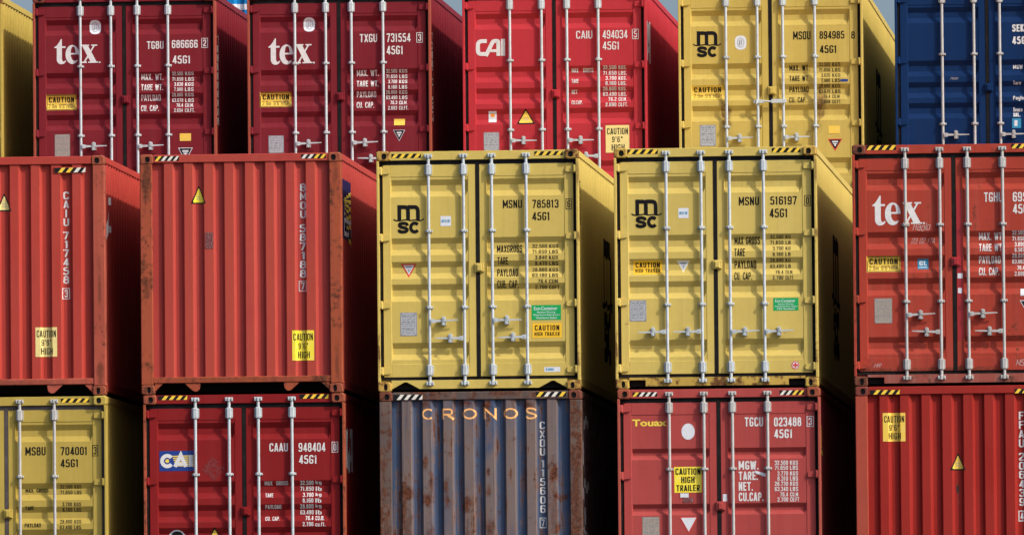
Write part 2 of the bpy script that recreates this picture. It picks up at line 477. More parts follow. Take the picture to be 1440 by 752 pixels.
def logo_serif_tex():
    t = [(67,348),(67,340),(92,322),(118,287),(138,252),(148,252),(148,330),(187,330),(187,349),(148,349),(148,468),(153,490),(167,498),(184,484),(193,490),(180,512),(158,525),(128,526),(105,512),(92,485),(92,349)]
    out = [(0, q) for q in poly(t)]
    e_out = ell(260, 421, 74, 104, 0, -318, 36)
    e_in = [(312,478),(300,488),(280,491),(258,477),(246,450),(242,421)]
    out += [(1, q) for q in poly(e_out+e_in, [(242,404),(245,366),(254,342),(266,334),(280,341),(290,363),(294,404)])]
    out += [(2, [(364,325),(427,325),(522,508),(456,508)]), (3, [(486,325),(504,325),(396,508),(377,508)])]
    for a, b, y in [(353,442,316), (464,528,316), (357,414,501), (430,537,501)]: out.append((4, [(a,y),(b,y),(b,y+14),(a,y+14)]))
    out.append((4, [(545,502),(561,502),(561,518),(545,518)]))
    return flip(out)

def logo_msc():
    out = [(0, q) for q in stroke([(304,650),(304,806)], 21)]
    out += [(1, q) for q in stroke(rnd([(400,806),(400,672),(304,672)], 40, False, 8), 21)]
    out += [(2, q) for q in stroke(rnd([(509,806),(509,672),(395,672)], 45, False, 8), 21)]
    out += [(3, q) for q in stroke(smooth_line([(240,795),(262,809),(300,813),(345,807),(385,803),(430,811),(480,806),(520,813),(550,809),(574,795)]), 6.5)]
    out += [(4, q) for q in stroke(smooth_line([(392,866),(382,846),(346,839),(310,846),(306,866),(330,880),(368,889),(388,904),(380,922),(344,929),(306,922),(299,902)]), 17)]
    out += [(4, q) for q in stroke(ell(472, 884, 43, 45, 38, 322, 24), 18)]
    return flip(out)

def logo_white_cai():
    out = [(0, q) for q in stroke(rnd([(165,174),(127,174),(127,231),(158,231)], 22, False, 6), 8.5)]
    out += [(1, q) for q in stroke(rnd([(160,240),(192,174),(214,174),(214,240)], 8), 8.5)]
    out += [(2, q) for q in stroke([(178,217),(210,217)], 6)]
    out += [(0, q) for q in stroke([(234,165),(234,240)], 8.5)]
    return flip(out)

def font_text(s, bold=0., box=None):
    cu = bpy.data.curves.new('lettering', 'FONT')
    cu.body = s; cu.offset = bold; cu.resolution_u = 3
    o = bpy.data.objects.new('lettering', cu)
    me = o.to_mesh()
    me.transform(Matrix.Identity(4))
    out = [(0, [(me.vertices[i].co.x, me.vertices[i].co.y) for i in p.vertices]) for p in me.polygons]
    o.to_mesh_clear()
    bpy.data.objects.remove(o); bpy.data.curves.remove(cu)
    return fit(out, box) if box else out

# ------------------------------------------------------------------ surfaces that lettering follows
D_FLAT, D_STILE, D_DEEP = .067, .062, .106
REC_A = [(.343, .207), (1.046, .207), (1.330, .207), (1.603, .207), (2.305, .207)]
REC_B = [(.715, .135), (1.380, .135), (2.045, .135)]
MIT = (.010, .036)
PAN = [(.164, 1.10), (1.317, 2.262)]                       # the two pressed panels

def rec_breaks(rec, sl):
    out = []
    for v, ln in rec: out += [v, v+sl, v+ln-sl, v+ln]
    return out

def lerp_profile(x, bk):
    if x <= bk[0][0]: return bk[0][1]
    for (a, ya), (b, yb) in zip(bk, bk[1:]):
        if x <= b: return ya+(yb-ya)*(x-a)/max(1e-9, b-a)
    return bk[-1][1]

class DoorSurface:
    def __init__(s, rec):
        s.sl = .068 if rec is REC_A else .048
        s.bk = [(0, D_FLAT)]
        for v, ln in rec: s.bk += [(v, D_FLAT), (v+s.sl, D_DEEP), (v+ln-s.sl, D_DEEP), (v+ln, D_FLAT)]
        s.bk.append((H, D_FLAT))
        s.vb = [b[0] for b in s.bk[1:-1]]
        s.ub = [k for a, b in PAN for k in (a, a+MIT[0], b-MIT[1], b)]
    def y(s, u, v):
        for a, b in PAN:
            if a <= u <= b and .31 <= v <= 2.56:
                k = min(1., (u-a)/MIT[0], (b-u)/MIT[1])
                return D_FLAT+k*(lerp_profile(v, s.bk)-D_FLAT)
        return D_STILE

class WallSurface:
    """vertical folds of a closed end"""
    def __init__(s, first=.29, pitch=.247, top=.115, bot=2.7):
        s.bk = [(.145, .064)]; s.top, s.bot = top, bot
        k = 0
        while True:
            a = first+k*pitch
            if a+.137 > 2.293: break
            s.bk += [(a-.030, .064), (a, .020), (a+.103, .020), (a+.137, .064)]; k += 1
        rr = random.Random(int(first*1e4+pitch*1e5))
        s.bk = [s.bk[0]]+[(u+rr.uniform(-.004, .004), y+rr.uniform(-.002, .003)) for u, y in s.bk[1:]]
        s.bk.append((2.293, .064))
        s.ub = [b[0] for b in s.bk]; s.vb = []
    def y(s, u, v): return lerp_profile(u, s.bk)

class FlatSurface:
    def __init__(s, y): s.yy = y; s.ub = []; s.vb = []
    def y(s, u, v): return s.yy

def decal(parent, name, groups, surf, lift=.0015):
    """groups = [(shapes, material)] laid on a surface as one mesh that follows its folds"""
    me = bpy.data.meshes.new(name)
    bm = bmesh.new()
    ll = bm.verts.layers.float.new('lay')
    for gi, (shapes, mat) in enumerate(groups):
        me.materials.append(mat)
        for k, q in shapes:
            a = sum(q[i][0]*q[(i+1) % len(q)][1]-q[(i+1) % len(q)][0]*q[i][1] for i in range(len(q)))
            if abs(a) < 1e-12: continue
            if a > 0: q = q[::-1]
            vs_ = [bm.verts.new((u, 0, v)) for u, v in q]
            for x in vs_: x[ll] = lift+gi*.0008+k*.00025
            try: f = bm.faces.new(vs_)
            except ValueError: continue
            f.material_index = gi
    us = [v.co.x for v in bm.verts]; zs = [v.co.z for v in bm.verts]
    for b in surf.ub:
        if min(us) < b < max(us): bmesh.ops.bisect_plane(bm, geom=bm.verts[:]+bm.edges[:]+bm.faces[:], plane_co=(b, 0, 0), plane_no=(1, 0, 0))
    for b in surf.vb:
        if min(zs) < b < max(zs): bmesh.ops.bisect_plane(bm, geom=bm.verts[:]+bm.edges[:]+bm.faces[:], plane_co=(0, 0, b), plane_no=(0, 0, 1))
    for v in bm.verts:
        u, d = v.co.x, v.co.z
        lf = v[ll] if v[ll] > 0 else lift
        v.co = (u-W/2, surf.y(u, d)-lf, H-d)
    bm.normal_update()
    bm.to_mesh(me); bm.free()
    o = bpy.data.objects.new(name, me); COL.objects.link(o); o.parent = parent
    return o

# ------------------------------------------------------------------ container builder
SIDE_CREST, SIDE_DEEP = .012, .048
def side_profile():
    pts = []; y = .16
    while y < L-.30:
        pts += [(y, SIDE_CREST), (y+.072, SIDE_CREST), (y+.140, SIDE_DEEP), (y+.210, SIDE_DEEP)]; y += .278
    pts += [(y, SIDE_CREST), (L-.16, SIDE_CREST)]
    return pts
SIDE = side_profile()

def side_sheet(mb, sgn, mi=0):
    V, F = [], []
    for i, (y, d) in enumerate(SIDE):
        x = sgn*(W/2-d)
        V += [(x, y, .150), (x, y, 2.815)]
        if i:
            k = 2*i
            F.append((k-2, k, k+1, k-1) if sgn > 0 else (k, k-2, k-1, k+1))
    mb.add(V, F, mi)
    u = (W-.062, W-.004) if sgn > 0 else (.004, .062)
    mb.box(u[0], u[1], .010, .081, .178, L-.178, mi)
    mb.box(u[0], u[1], H-.160, H-.055, .178, L-.178, mi)

def casting(mb, side, top, front):
    """ISO corner block with its oval hole"""
    w, h, d = .160, .118, .178
    u0 = 0. if side < 0 else W-w
    v0 = 0. if top else H-h
    y0 = -.004 if front else L-d+.004
    if not front:
        mb.box(u0, u0+w, v0, v0+h, y0, y0+d); return
    n = 20
    cx, cz = u0+w/2-W/2+(.012 if side < 0 else -.012), H-(v0+h/2)-.003
    rx, rz = (.031, .036) if top else (.024, .040)
    x0, x1, z0, z1 = u0-W/2, u0+w-W/2, H-v0-h, H-v0
    outer, inner = [], []
    c = .012
    for i in range(n):
        a = 2*math.pi*i/n
        ca, sa = math.cos(a), math.sin(a)
        k = 1/max(abs(ca), abs(sa))
        ox, oz = ca*k, sa*k
        outer.append(((x0+x1)/2+ox*(w/2-c), (z0+z1)/2+oz*(h/2-c)))
        ex = abs(ca)**.8*math.copysign(1, ca); ez = abs(sa)**.8*math.copysign(1, sa)
        inner.append((cx+rx*ex, cz+rz*ez))
    V = [(x, y0, z) for x, z in outer]+[(x, y0, z) for x, z in inner]+[(x, y0+.03, z) for x, z in inner]
    V += [((x0+x1)/2+(x-(x0+x1)/2)*(w/2)/(w/2-c), y0+c, (z0+z1)/2+(z-(z0+z1)/2)*(h/2)/(h/2-c)) for x, z in outer]
    V += [(x, y0+d, z) for x, _, z in V[3*n:4*n]]
    F = []
    for i in range(n):
        j = (i+1) % n
        F += [(i, j, n+j, n+i), (n+i, n+j, 2*n+j, 2*n+i), (3*n+i, 3*n+j, j, i), (4*n+i, 4*n+j, 3*n+j, 3*n+i)]
    F += [tuple(range(5*n-1, 4*n-1, -1))]
    mb.add(V, F, 0)
    mb.box(cx-rx*1.3+W/2, cx+rx*1.3+W/2, H-cz-rz*1.3, H-cz+rz*1.3, y0+.029, y0+.04, 1)  # near-black plug, the shade inside the hole put into its colour

def common_shell(mb, mi=0):
    """roof, floor and far end for any container, in one builder"""
    mb.box(.06, W-.06, .014, .030, .12, L-.12, mi)
    mb.box(.06, W-.06, H-.17, H-.14, .14, L-.10, mi)

def hidden_container(name, mat):
    mb = MB()
    common_shell(mb)
    for s in (-1, 1):
        side_sheet(mb, s)
        for f in (0, 1):
            for t in (True, False): casting(mb, s, t, not f)
            y = (0, .16) if not f else (L-.16, L)
            mb.box(0 if s < 0 else W-.145, .145 if s < 0 else W, .118, H-.118, y[0], y[1])
    for y in (.02, L-.06):
        mb.box(.145, W-.145, .08, H-.1, y, y+.04)
    for s_ in ((.162, W-.162),):
        mb.box(s_[0], s_[1], .004, .08, .01, .1)
    return mb.build(name, [mat, M['dark']])

def shell(root, paint_m, rust_m, kind):
    for s in (-1, 1):
        mb = MB(); side_sheet(mb, s); mb.build('side_wall', paint_m, root)
    mb = MB(); mb.box(.064, W-.064, .014, .030, .125, L-.125); mb.build('roof', paint_m, root)
    mb = MB(); mb.box(.064, W-.064, H-.172, H-.14, .15, L-.10)
    for i in range(24): mb.box(.064, W-.064, H-.14, H-.05, .6+i*.46, .66+i*.46)
    mb.build('floor', M['dark'], root)
    mb = MB(); mb.box(.145, W-.145, .004, H-.03, L-.08, L-.03); mb.build('rear_wall', paint_m, root)
    for s in (-1, 1):
        for t in (True, False):
            for f in (True, False):
                mb = MB(); casting(mb, s, t, f); mb.build('corner_casting', [rust_m, M['dark']], root)
        mb = MB()
        u = (.0, .145) if s < 0 else (W-.145, W)
        mb.box(u[0], u[1], .118, H-.118, L-.16, L)
        mb.build('corner_post', paint_m, root)

def stripes(header, box, y, dark_first, cols, n=4, slant=1):
    """hazard tape: black ground with slanted bars"""
    u0, v0, u1, v1 = box
    g = [(rect(box), M['s_black'])]
    p = (u1-u0)/n; hgt = v1-v0
    by = {}
    for i in range(n):
        a = u0+i*p+(p*.45 if dark_first else p*.02); w = p*.5
        q = [(a, v1), (a+w, v1), (a+w+hgt*.8*slant, v0), (a+hgt*.8*slant, v0)]
        q = [(min(max(u, u0), u1), v) for u, v in q]
        by.setdefault(cols[i % len(cols)], []).append((0, q))
    for k, sh in by.items(): g.append((sh, M[k]))
    return decal(header, 'hazard_stripes', g, FlatSurface(y))

ROD_U = (.628, 1.043, 1.385, 1.800)

def door_end(root, P, P_rust, spec):
    """doors, posts, header, sill and hardware of a door end"""
    rec = spec.get('rec', REC_A); surf = DoorSurface(rec)
    galv = M[spec.get('galv', 'galv')]; rub = M[spec.get('rubber', 'rubber')]
    # posts
    for s in (-1, 1):
        mb = MB()
        f = (lambda a, b: (a, b)) if s < 0 else (lambda a, b: (W-b, W-a))
        mb.box(*f(0, .030), .118, H-.118, 0, .16, 0, .004)
        mb.box(*f(.030, .17), .118, H-.118, .10, .16)
        mb.build('corner_post', spec.get('post_mat', P), root)
    hd = MB(); hd.box(.160, W-.160, .006, .112, .034, .14, 0, .004)
    hd.box(.160, W-.160, .112, .165, .098, .14)
    header = hd.build('header', spec.get('header_mat', P), root)
    # sill, with its fork notches
    v0, v1 = 2.757, 2.862
    notch = spec.get('notch', 'none')
    o = [(.160, v0), (W-.160, v0)]
    if notch == 'tri': o += [(W-.160, v1), (W-.165, v1), (W-.315, v0+.022), (W-.345, v0+.022), (W-.50, v1), (.50, v1), (.345, v0+.022), (.315, v0+.022), (.165, v1), (.160, v1)]
    elif notch == 'rect': o += [(W-.160, v0+.03), (W-.36, v0+.03), (W-.36, v1), (.36, v1), (.36, v0+.03), (.160, v0+.03)]
    else: o += [(W-.160, v1), (.160, v1)]
    sb = MB(); sb.prism(o, .034, .12); sb.box(.17, W-.17, 2.70, v0-.001, .098, .14)
    if notch != 'none': sb.box(.17, W-.17, v0, v1, .17, .18, 1)  # near-black sheet behind the notches, painted as their shade
    sill = sb.build('sill', [spec.get('sill_mat', P), M['dark']], root)
    gb = MB()                                             # rubber seal round and between the doors
    y0, y1 = .074, .096
    gb.box(.031, W-.031, .116, .164, y0-.012, y1); gb.box(.031, W-.031, 2.720, 2.755, y0, y1)
    gb.box(.031, .067, .165, 2.719, y0, y1); gb.box(W-.067, W-.031, .165, 2.719, y0, y1)
    gb.box(1.192, 1.234, .120, 2.719, y0-.016, y1)
    gb.build('door_seal', rub, root)
    doors = []
    rg = random.Random(int(root.location.x*97+root.location.z*31))
    duv = [rg.uniform(-.006, .006) for _ in range(4)]
    dhv = [rg.uniform(-.010, .010) for _ in range(4)]
    for d in (0, 1):
        a, b = ((.068, 1.190), (1.236, W-.068))[d]
        p0, p1 = PAN[d]
        mb = MB()
        mb.box(a, p0, .165, 2.718, D_STILE, .112, 0, .004); mb.box(p1, b, .165, 2.718, D_STILE, .112, 0, .004)
        mb.box(p0, p1, .165, .310, D_STILE, .112, 0, .003); mb.box(p0, p1, 2.560, 2.718, D_STILE, .112, 0, .003)
        cols = [p0, p0+MIT[0], p1-MIT[1], p1]
        rows = [(.310, D_FLAT)]+[x for x in surf.bk[1:-1]]+[(2.560, D_FLAT)]
        V, F = [], []
        for i, (v, y) in enumerate(rows):
            for j, u in enumerate(cols):
                V.append((u-W/2, y if j in (1, 2) else D_FLAT, H-v))
                if i and j: k = i*4+j; F.append((k-1, k, k-4, k-5))
        for q in range(len(V)):                           # panels knocked a little out of true
            if q % 4 in (1, 2): V[q] = (V[q][0]+rg.uniform(-.0012, .0012), V[q][1]+rg.uniform(0, .0012), V[q][2])
        mb.add(V, F)
        door = mb.build('door', spec.get('door_mat', P), root)
        doors.append(door)
        for hv in (.235, 1.04, 1.85, 2.645):              # hinges
            hb = MB()
            f = (lambda x: x) if d == 0 else (lambda x: W-x)
            hb.prism([(f(.064), hv-.040), (f(.150), hv-.030), (f(.160), hv+.018), (f(.150), hv+.034), (f(.064), hv+.040)], .040, .0615)
            lo, hi = sorted((f(.006), f(.0625)))
            hb.box(lo, hi, hv-.043, hv+.043, .004, .07, 0, .008)
            hb.tube((f(.050), hv-.05, .034), (f(.050), hv+.05, .034), .016, None, 10)
            hb.build('hinge', spec.get('door_mat', P), door)
        for r in (0, 1):
            u = ROD_U[d*2+r]+duv[d*2+r]
            rb = MB()
            rb.tube((u, .075, .028), (u, 2.79, .028), .0185, None, 14)
            for v, sg in ((.062, 1), (2.800, -1)):        # cams at both ends
                rb.box(u-.014, u+.014, v-.022, v+.026, -.004, .034, 0, .004)
                rb.tube((u-.023, v-sg*.006, .012), (u+.023, v-sg*.006, .012), .011, None, 8)
            rb.build('lock_rod', galv, door, True)
            for v in (.062, 2.800):                       # keepers bolted on header and sill
                kb = MB()
                kb.box(u-.048, u+.048, v-.024, v+.024, .0295, .0336, 0, .001)
                for sx in (-1, 1):
                    kb.box(u+sx*.035-.010, u+sx*.035+.010, v-.020, v+.020, .004, .0300, 0, .003)
                    kb.tube((u+sx*.035, v, .0045), (u+sx*.035, v, -.004), .006, None, 6)
                kb.build('rod_keeper', galv, door)
            for v in (.228, 2.640):                       # long bearing brackets
                bb = MB()
                bb.prism(rnd([(u-.044, v-.060), (u+.044, v-.060), (u+.044, v+.060), (u-.044, v+.060)], .012, True, 3), .030, .0615)
                bb.box(u-.027, u+.027, v-.066, v+.066, -.002, .031, 0, .008)
                for sx in (-1, 1):
                    for sv in (-1, 1): bb.tube((u+sx*.034, v+sv*.042, .031), (u+sx*.034, v+sv*.042, .022), .007, None, 6)
                bb.build('rod_bracket', galv, door)
            for v in (.966, 1.885):                       # guide brackets
                bb = MB()
                bb.box(u-.045, u+.045, v-.014, v+.014, .040, .0615, 0, .003)
                bb.box(u-.025, u+.025, v-.017, v+.017, -.003, .041, 0, .006)
                for sx in (-1, 1): bb.tube((u+sx*.035, v, .041), (u+sx*.035, v, .033), .007, None, 6)
                bb.build('rod_guide', galv, door)
        for ri, hv, dr in spec['handles']:
            if ri//2 != d: continue
            u = ROD_U[ri]+duv[ri]; tl = dhv[ri]; hv += dhv[3-ri]*.6
            hb = MB()
            x = lambda t: u+dr*t
            hb.prism([(x(.014), hv-.026), (x(.056), hv-.024), (x(.070), hv-.013), (x(.19), hv-.011+tl*.5), (x(.345), hv-.008+tl), (x(.350), hv+.004+tl), (x(.19), hv+.011+tl*.5), (x(.070), hv+.015), (x(.056), hv+.028), (x(.014), hv+.026)], -.010, .006)
            hb.tube((x(.036), hv, -.009), (x(.036), hv, -.016), .008, None, 8)
            hb.build('handle', galv, door)
            cb = MB()                                     # catch that holds the handle
            c = x(.172)
            cb.prism(ell(c, hv-.030, .022, .026, 0, 360, 12), -.020, -.0105)
            cb.prism(ell(c, hv+.034, .020, .022, 0, 360, 12), -.020, -.0105)
            cb.prism([(c-.020, hv-.05), (c+.020, hv-.05), (c+.028, hv+.05), (c-.028, hv+.05)], .010, .064)
            cb.tube((c, hv-.036, -.020), (c, hv-.036, -.028), .009, None, 8)
            cb.tube((c, hv+.036, -.0199), (c, hv+.036, -.026), .007, None, 8)
            cb.build('handle_catch', galv, door)
    fb = MB()                                             # overlapping flap with the seal eye
    fb.box(1.178, 1.286, 1.358, 1.464, .030, .0615, 0, .006)
    fb.box(1.205, 1.262, 1.372, 1.450, .012, .031, 0, .006)
    fb.build('locking_flap', spec.get('flap_mat', spec.get('door_mat', P)), doors[0])
    return doors, header, sill, surf

def closed_end(root, P, P_rust, spec):
    surf = WallSurface(spec.get('first', .285), spec.get('pitch', .249))
    for s in (-1, 1):
        mb = MB()
        u = (0, .145) if s < 0 else (W-.145, W)
        mb.box(u[0], u[1], .118, H-.118, 0, .16, 0, .008)
        mb.build('corner_post', spec.get('post_mat', P), root)
    hb = MB(); hb.box(.160, W-.160, .006, .102, .006, .12, 0, .006)
    header = hb.build('header', spec.get('header_mat', P), root)
    mb = MB()
    V, F = [], []
    for i, (u, y) in enumerate(surf.bk):
        V += [(u-W/2, y, H-2.690), (u-W/2, y, H-.100)]
        if i: k = 2*i; F.append((k-2, k, k+1, k-1))
    mb.add(V, F)
    mb.box(.145, W-.145, .1, 2.69, .075, .085)
    wall = mb.build('front_wall', spec.get('wall_mat', P), root)
    rb = MB()
    rb.box(.146, W-.146, 2.686, 2.758, .008, .12, 0, .006)
    for s in (-1, 1):
        f = (lambda x: x) if s < 0 else (lambda x: W-x)
        rb.prism([(f(.160), 2.759), (f(.262), 2.759), (f(.160), 2.860)], .02, .05)
        rb.prism(rnd([(f(.52), 2.759), (f(.715), 2.759), (f(.705), 2.83), (f(.675), 2.862), (f(.635), 2.862)], .02, True, 3), .02, .05)
    rb.build('sill', spec.get('sill_mat', P), root)
    return wall, header, surf

def container(label, x, y, tier, rz=0.):
    o = bpy.data.objects.new('shipping_container', None)
    COL.objects.link(o)
    o.empty_display_size = .5
    o.location = (x, y, tier*H)
    o.rotation_euler = (0, 0, rz)
    o['label'] = label; o['category'] = 'shipping container'
    o['group'] = 'shipping containers stacked in the yard'
    return o

class Px:
    """reads measurements taken off the photograph of one end face (left-top corner, pixels per metre) as u, v in metres"""
    def __init__(s, xl, yt, sc, ky=-.0122, kx=.0080): s.a = (xl, yt, sc, ky, kx)
    def pt(s, x, y):
        xl, yt, sc, ky, kx = s.a
        return ((x-xl)-kx*(y-yt))/sc, ((y-yt)-ky*(x-xl))/sc
    def box(s, x0, y0, x1, y1):
        u, v = s.pt((x0+x1)/2, (y0+y1)/2); sc = s.a[2]
        return (u-(x1-x0)/2/sc, v-(y1-y0)/2/sc, u+(x1-x0)/2/sc, v+(y1-y0)/2/sc)
    def m(s, d): return d/s.a[2]

def part_label(o, t): o['label'] = t

# ---- stickers -------------------------------------------------------------
def sub(box, a, b, c, d):
    u0, v0, u1, v1 = box
    return (u0+(u1-u0)*a, v0+(v1-v0)*b, u0+(u1-u0)*c, v0+(v1-v0)*d)

def caution_two_line(par, surf, box, lines, ground='s_yellow', border=True, h=(.085, .06)):
    g = [(rect(box), M[ground])]
    if border: g.append((frame(sub(box, .02, .04, .98, .96), .008), M['s_black']))
    sh = txt(lines[0], sub(box, .08, .13, .92, .50), h[0], .14)+txt(lines[1], sub(box, .07, .60, .93, .88), h[1], .14)
    g.append((sh, M['black'] if h[1] > .07 else M['black_fade']))
    return decal(par, 'caution_sticker', g, surf)

def caution_height(par, surf, box, ground='s_pale'):
    g = [(rect(box), M[ground])]
    sh = txt('CAUTION', sub(box, .06, .10, .95, .34), .07, .12)+txt('9\'6"', sub(box, .27, .42, .72, .62), .07, .2)+txt('HIGH', sub(box, .25, .70, .80, .92), .07, .12)
    g.append((sh, M['black']))
    return decal(par, 'caution_sticker', g, surf)

def warn_triangle(par, surf, box, ground='s_yellow'):
    u0, v0, u1, v1 = box; m = (u0+u1)/2
    T = lambda k: poly(rnd([(m, v0+k*1.4), (u1-k*1.15, v1-k*.75), (u0+k*1.15, v1-k*.75)], .02, True, 3))
    g = [([(0, q) for q in T(0)], M['s_black']), ([(0, q) for q in T(.022)], M[ground])]
    g.append((rect(sub(box, .36, .60, .64, .63))+rect(sub(box, .34, .72, .66, .75)), M['s_grey']))
    return decal(par, 'warning_triangle', g, surf)

def inv_triangle(par, surf, box, outer='s_red', inner='s_white', marks=None, k=.018):
    u0, v0, u1, v1 = box; m = (u0+u1)/2
    g = [([(0, [(u0, v0), (u1, v0), (m, v1)])], M[outer]), ([(0, [(u0+k*1.7, v0+k), (u1-k*1.7, v0+k), (m, v1-k*2)])], M[inner])]
    if marks: g.append((rect(sub(box, .30, .18, .70, .30))+rect(sub(box, .36, .36, .64, .44))+rect(sub(box, .45, .44, .55, .60)), M[marks]))
    return decal(par, 'warning_triangle', g, surf)

def emblem(par, surf, c, rx=.076, ry=.094):
    g = [([(0, q) for q in poly(rnd([(c[0]-rx, c[1]-ry), (c[0]+rx, c[1]-ry), (c[0]+rx, c[1]+ry), (c[0]-rx, c[1]+ry)], .075, True, 8))], M['s_white']),
         ([(0, q) for q in stroke(ell(c[0], c[1], rx*.56, ry*.64), .004, True)]+rect((c[0]-.022, c[1]-.034, c[0]-.006, c[1]+.036))+rect((c[0]+.004, c[1]-.04, c[0]+.018, c[1]+.03)), M['s_grey'])]
    return decal(par, 'inspection_emblem', g, surf)

def data_plate(par, surf, box, mat='plate', marks=True):
    g = [(rrect(box, .008), M[mat])]
    if marks:
        r = random.Random(int(box[0]*1000))
        sh = frame(sub(box, .03, .02, .97, .98), .005)
        for i in range(9):
            v = .10+i*.093
            a = .1
            while a < .85:
                b_ = min(.9, a+.06+r.random()*.22)
                sh += lay(rect(sub(box, a, v, b_, v+.03+.02*(i % 3 == 0))), 1)
                a = b_+.05
        for a, b_ in ((.08, .05), (.92, .05), (.08, .95), (.92, .95)):
            u0, v0, u1, v1 = sub(box, a, b_, a, b_)
            sh += lay([(0, q) for q in poly(ell(u0, v0, .008, .008, 0, 360, 8))], 2)
        g.append((sh, M['stamped']))
    return decal(par, 'data_plate', g, surf)

def swatch(par, surf, box, mat, name='sticker'): return decal(par, name, [(rect(box), M[mat])], surf, .0015 if name == 'repainted_strip' else .0032)

def eco_sticker(par, surf, box, last):
    g = [(rect(box), M['s_green'])]
    sh = font_text('Eco-Container', .01, sub(box, .08, .10, .88, .34))
    for i, (t, a, b) in enumerate([('Bamboo Flooring', .19, .80), ('Waterborne Paint System', .05, .95), (last, .14, .86)]):
        sh += font_text(t, .008, sub(box, a, .42+i*.18, b, .57+i*.18))
    g.append((sh, M['s_white']))
    return decal(par, 'green_sticker', g, surf)

def serial(par, surf, px, owner, num, chk, typ, col, boxed=True, h=.072):
    decal(par, 'owner_code', [(txt(owner[0], px.box(*owner[1]), h), M[col])], surf)
    decal(par, 'serial_number', [(txt(num[0], px.box(*num[1]), h), M[col])], surf)
    decal(par, 'size_code', [(txt(typ[0], px.box(*typ[1]), h), M[col])], surf)
    b = px.box(*chk[1])
    if boxed: sh = lay(frame(b, .008), 2)+txt(chk[0], sub(b, .24, .14, .76, .86), h)
    else: sh = txt(chk[0], b, h)
    return decal(par, 'check_digit', [(sh, M[col])], surf)

def weights(par, surf, px, left, right, col, rcol=None, rh=5.2, lh=.072, rhw=.075):
    """left = [(text, box)], right = (x0, x1, [(y, text)])"""
    for t, b in left: decal(par, 'weight_heading', [(txt(t, px.box(*b), lh), M[col])], surf)
    g = []; s2 = []
    x0, x1, rows = right
    for y, num, unit, xu in rows:
        nw = min(1., len(num.replace('.', ''))/5.)*(xu-x0-2)
        s2 += txt(num, px.box(xu-2-nw, y-rh/2, xu-2, y+rh/2), rhw, .12)
        s2 += txt(unit, px.box(xu+1, y-rh/2, min(x1, xu+1+len(unit.replace('.', ''))*(x1-xu-1)/3.6+.6), y+rh/2), rhw, .12)
    g.append((s2, M[rcol or col]))
    return decal(par, 'weight_figures', g, surf)

def rows8(ys, vals, units, xu): return [(y, v, u, xu) for y, v, u in zip(ys, vals, units)]

# side lettering: w along the side (metres from the front), v down from the roof
class SideSurf:
    def __init__(s):
        s.ub = [p[0] for p in SIDE]; s.vb = []
    def y(s, u, v): return lerp_profile(u, SIDE)
SS = SideSurf()
def side_decal(root, name, groups):
    """on the right-hand side wall; shapes in (w, v)"""
    wall = [c for c in root.children if c.name.split('.')[0] == 'side_wall'][1]
    o = decal(wall, name, groups, SS, .0015)
    for v in o.data.vertices:
        w_, d, z = v.co.x+W/2, v.co.y, v.co.z
        v.co = (W/2-d, w_, z)
    return o

# ------------------------------------------------------------------ yard ground
gb = MB()
gb.add([(-900, -900, 0), (900, -900, 0), (900, 900, 0), (-900, 900, 0)], [(0, 1, 2, 3)])
ground = gb.build('ground', M['concrete'])
ground['kind'] = 'structure'

# ------------------------------------------------------------------ where the stacks stand
P_F, P_B, X0_B, YB = 2.8649, 2.8608, -2.8497, 12.5508
def front(k, jx=0., jy=0.): return (k*P_F+W/2+jx, jy)
def back(k, jx=0., jy=0.): return (X0_B+k*P_B+W/2+jx, YB+jy)

m_hid = [paint('hidden_red_paint', (.20, .03, .03), .2), paint('hidden_ochre_paint', (.42, .28, .06), .2)]
hid = hidden_container('shipping_container', m_hid[0])
hid2 = hid.copy(); hid2.data = hid.data.copy(); hid2.data.materials[0] = m_hid[1]
hid_used = [False, False]
def support(x, y, tier, c):
    src = (hid, hid2)[c]
    o = src if not hid_used[c] else src.copy()
    if not (c == 0 and not hid_used[0]): COL.objects.link(o)
    hid_used[c] = True
    o.location = (x, y, tier*H)
    o['label'] = 'red container low in the stack under the ones in view' if c == 0 else 'ochre container low in the stack under the ones in view'
    o['category'] = 'shipping container'; o['group'] = 'supporting containers at the foot of the stacks'
for k in range(-1, 4): support(*front(k), 0, k % 2)
for k in range(-1, 5):
    for t in range(3): support(*back(k), t, (k+t) % 2)

# ================================================================== the containers in view
TEX_Y = lin
# --- paints
YEL = (.525, .388, .094)
p_y1 = paint('mustard_paint', YEL, .02, .3, (.55, .41, .11), dirt=.25)
p_y1r = paint('mustard_paint_rusty', (.46, .28, .06), .80, .5, (.42, .20, .05))
p_y1p = paint('mustard_paint_posts', YEL, .42, .4, (.50, .33, .09), [(.01, 2.40, .03, .28, .9), (2.43, .3, .03, .3, .6), (2.43, 1.05, .03, .1, .7)], dirt=.4)
p_y2 = paint('mustard_paint_pale', (.525, .39, .098), .04, .3, (.54, .42, .13), dirt=.25)
p_y2r = paint('mustard_paint_pale_rusty', (.46, .30, .06), .72, .5, (.44, .24, .06))
p_y3 = paint('mustard_paint_streaked', (.485, .35, .080), .06, .4, (.50, .38, .11), [(.62, 1.70, .10, .34, .85), (1.86, 1.62, .10, .42, .8), (.60, 1.2, .06, .3, .4)], dirt=.4)
p_y4 = paint('mustard_paint_deep', (.41, .295, .060), .03, .3, (.43, .32, .08), dirt=.3)
p_mar = paint('maroon_paint', (.165, .0125, .0180), .03, .3)
p_mar2 = paint('maroon_paint_dull', (.160, .0125, .0185), .05, .4)
p_marp = paint('maroon_paint_bleached', (.28, .06, .035), .3, .5)
p_red = paint('bright_red_paint', (.395, .027, .034), .03, .25)
p_coral = paint('coral_red_paint', (.36, .040, .027), .06, .35, (.37, .055, .045), ridge=((.38, .055, .038), .03, .05, .5))
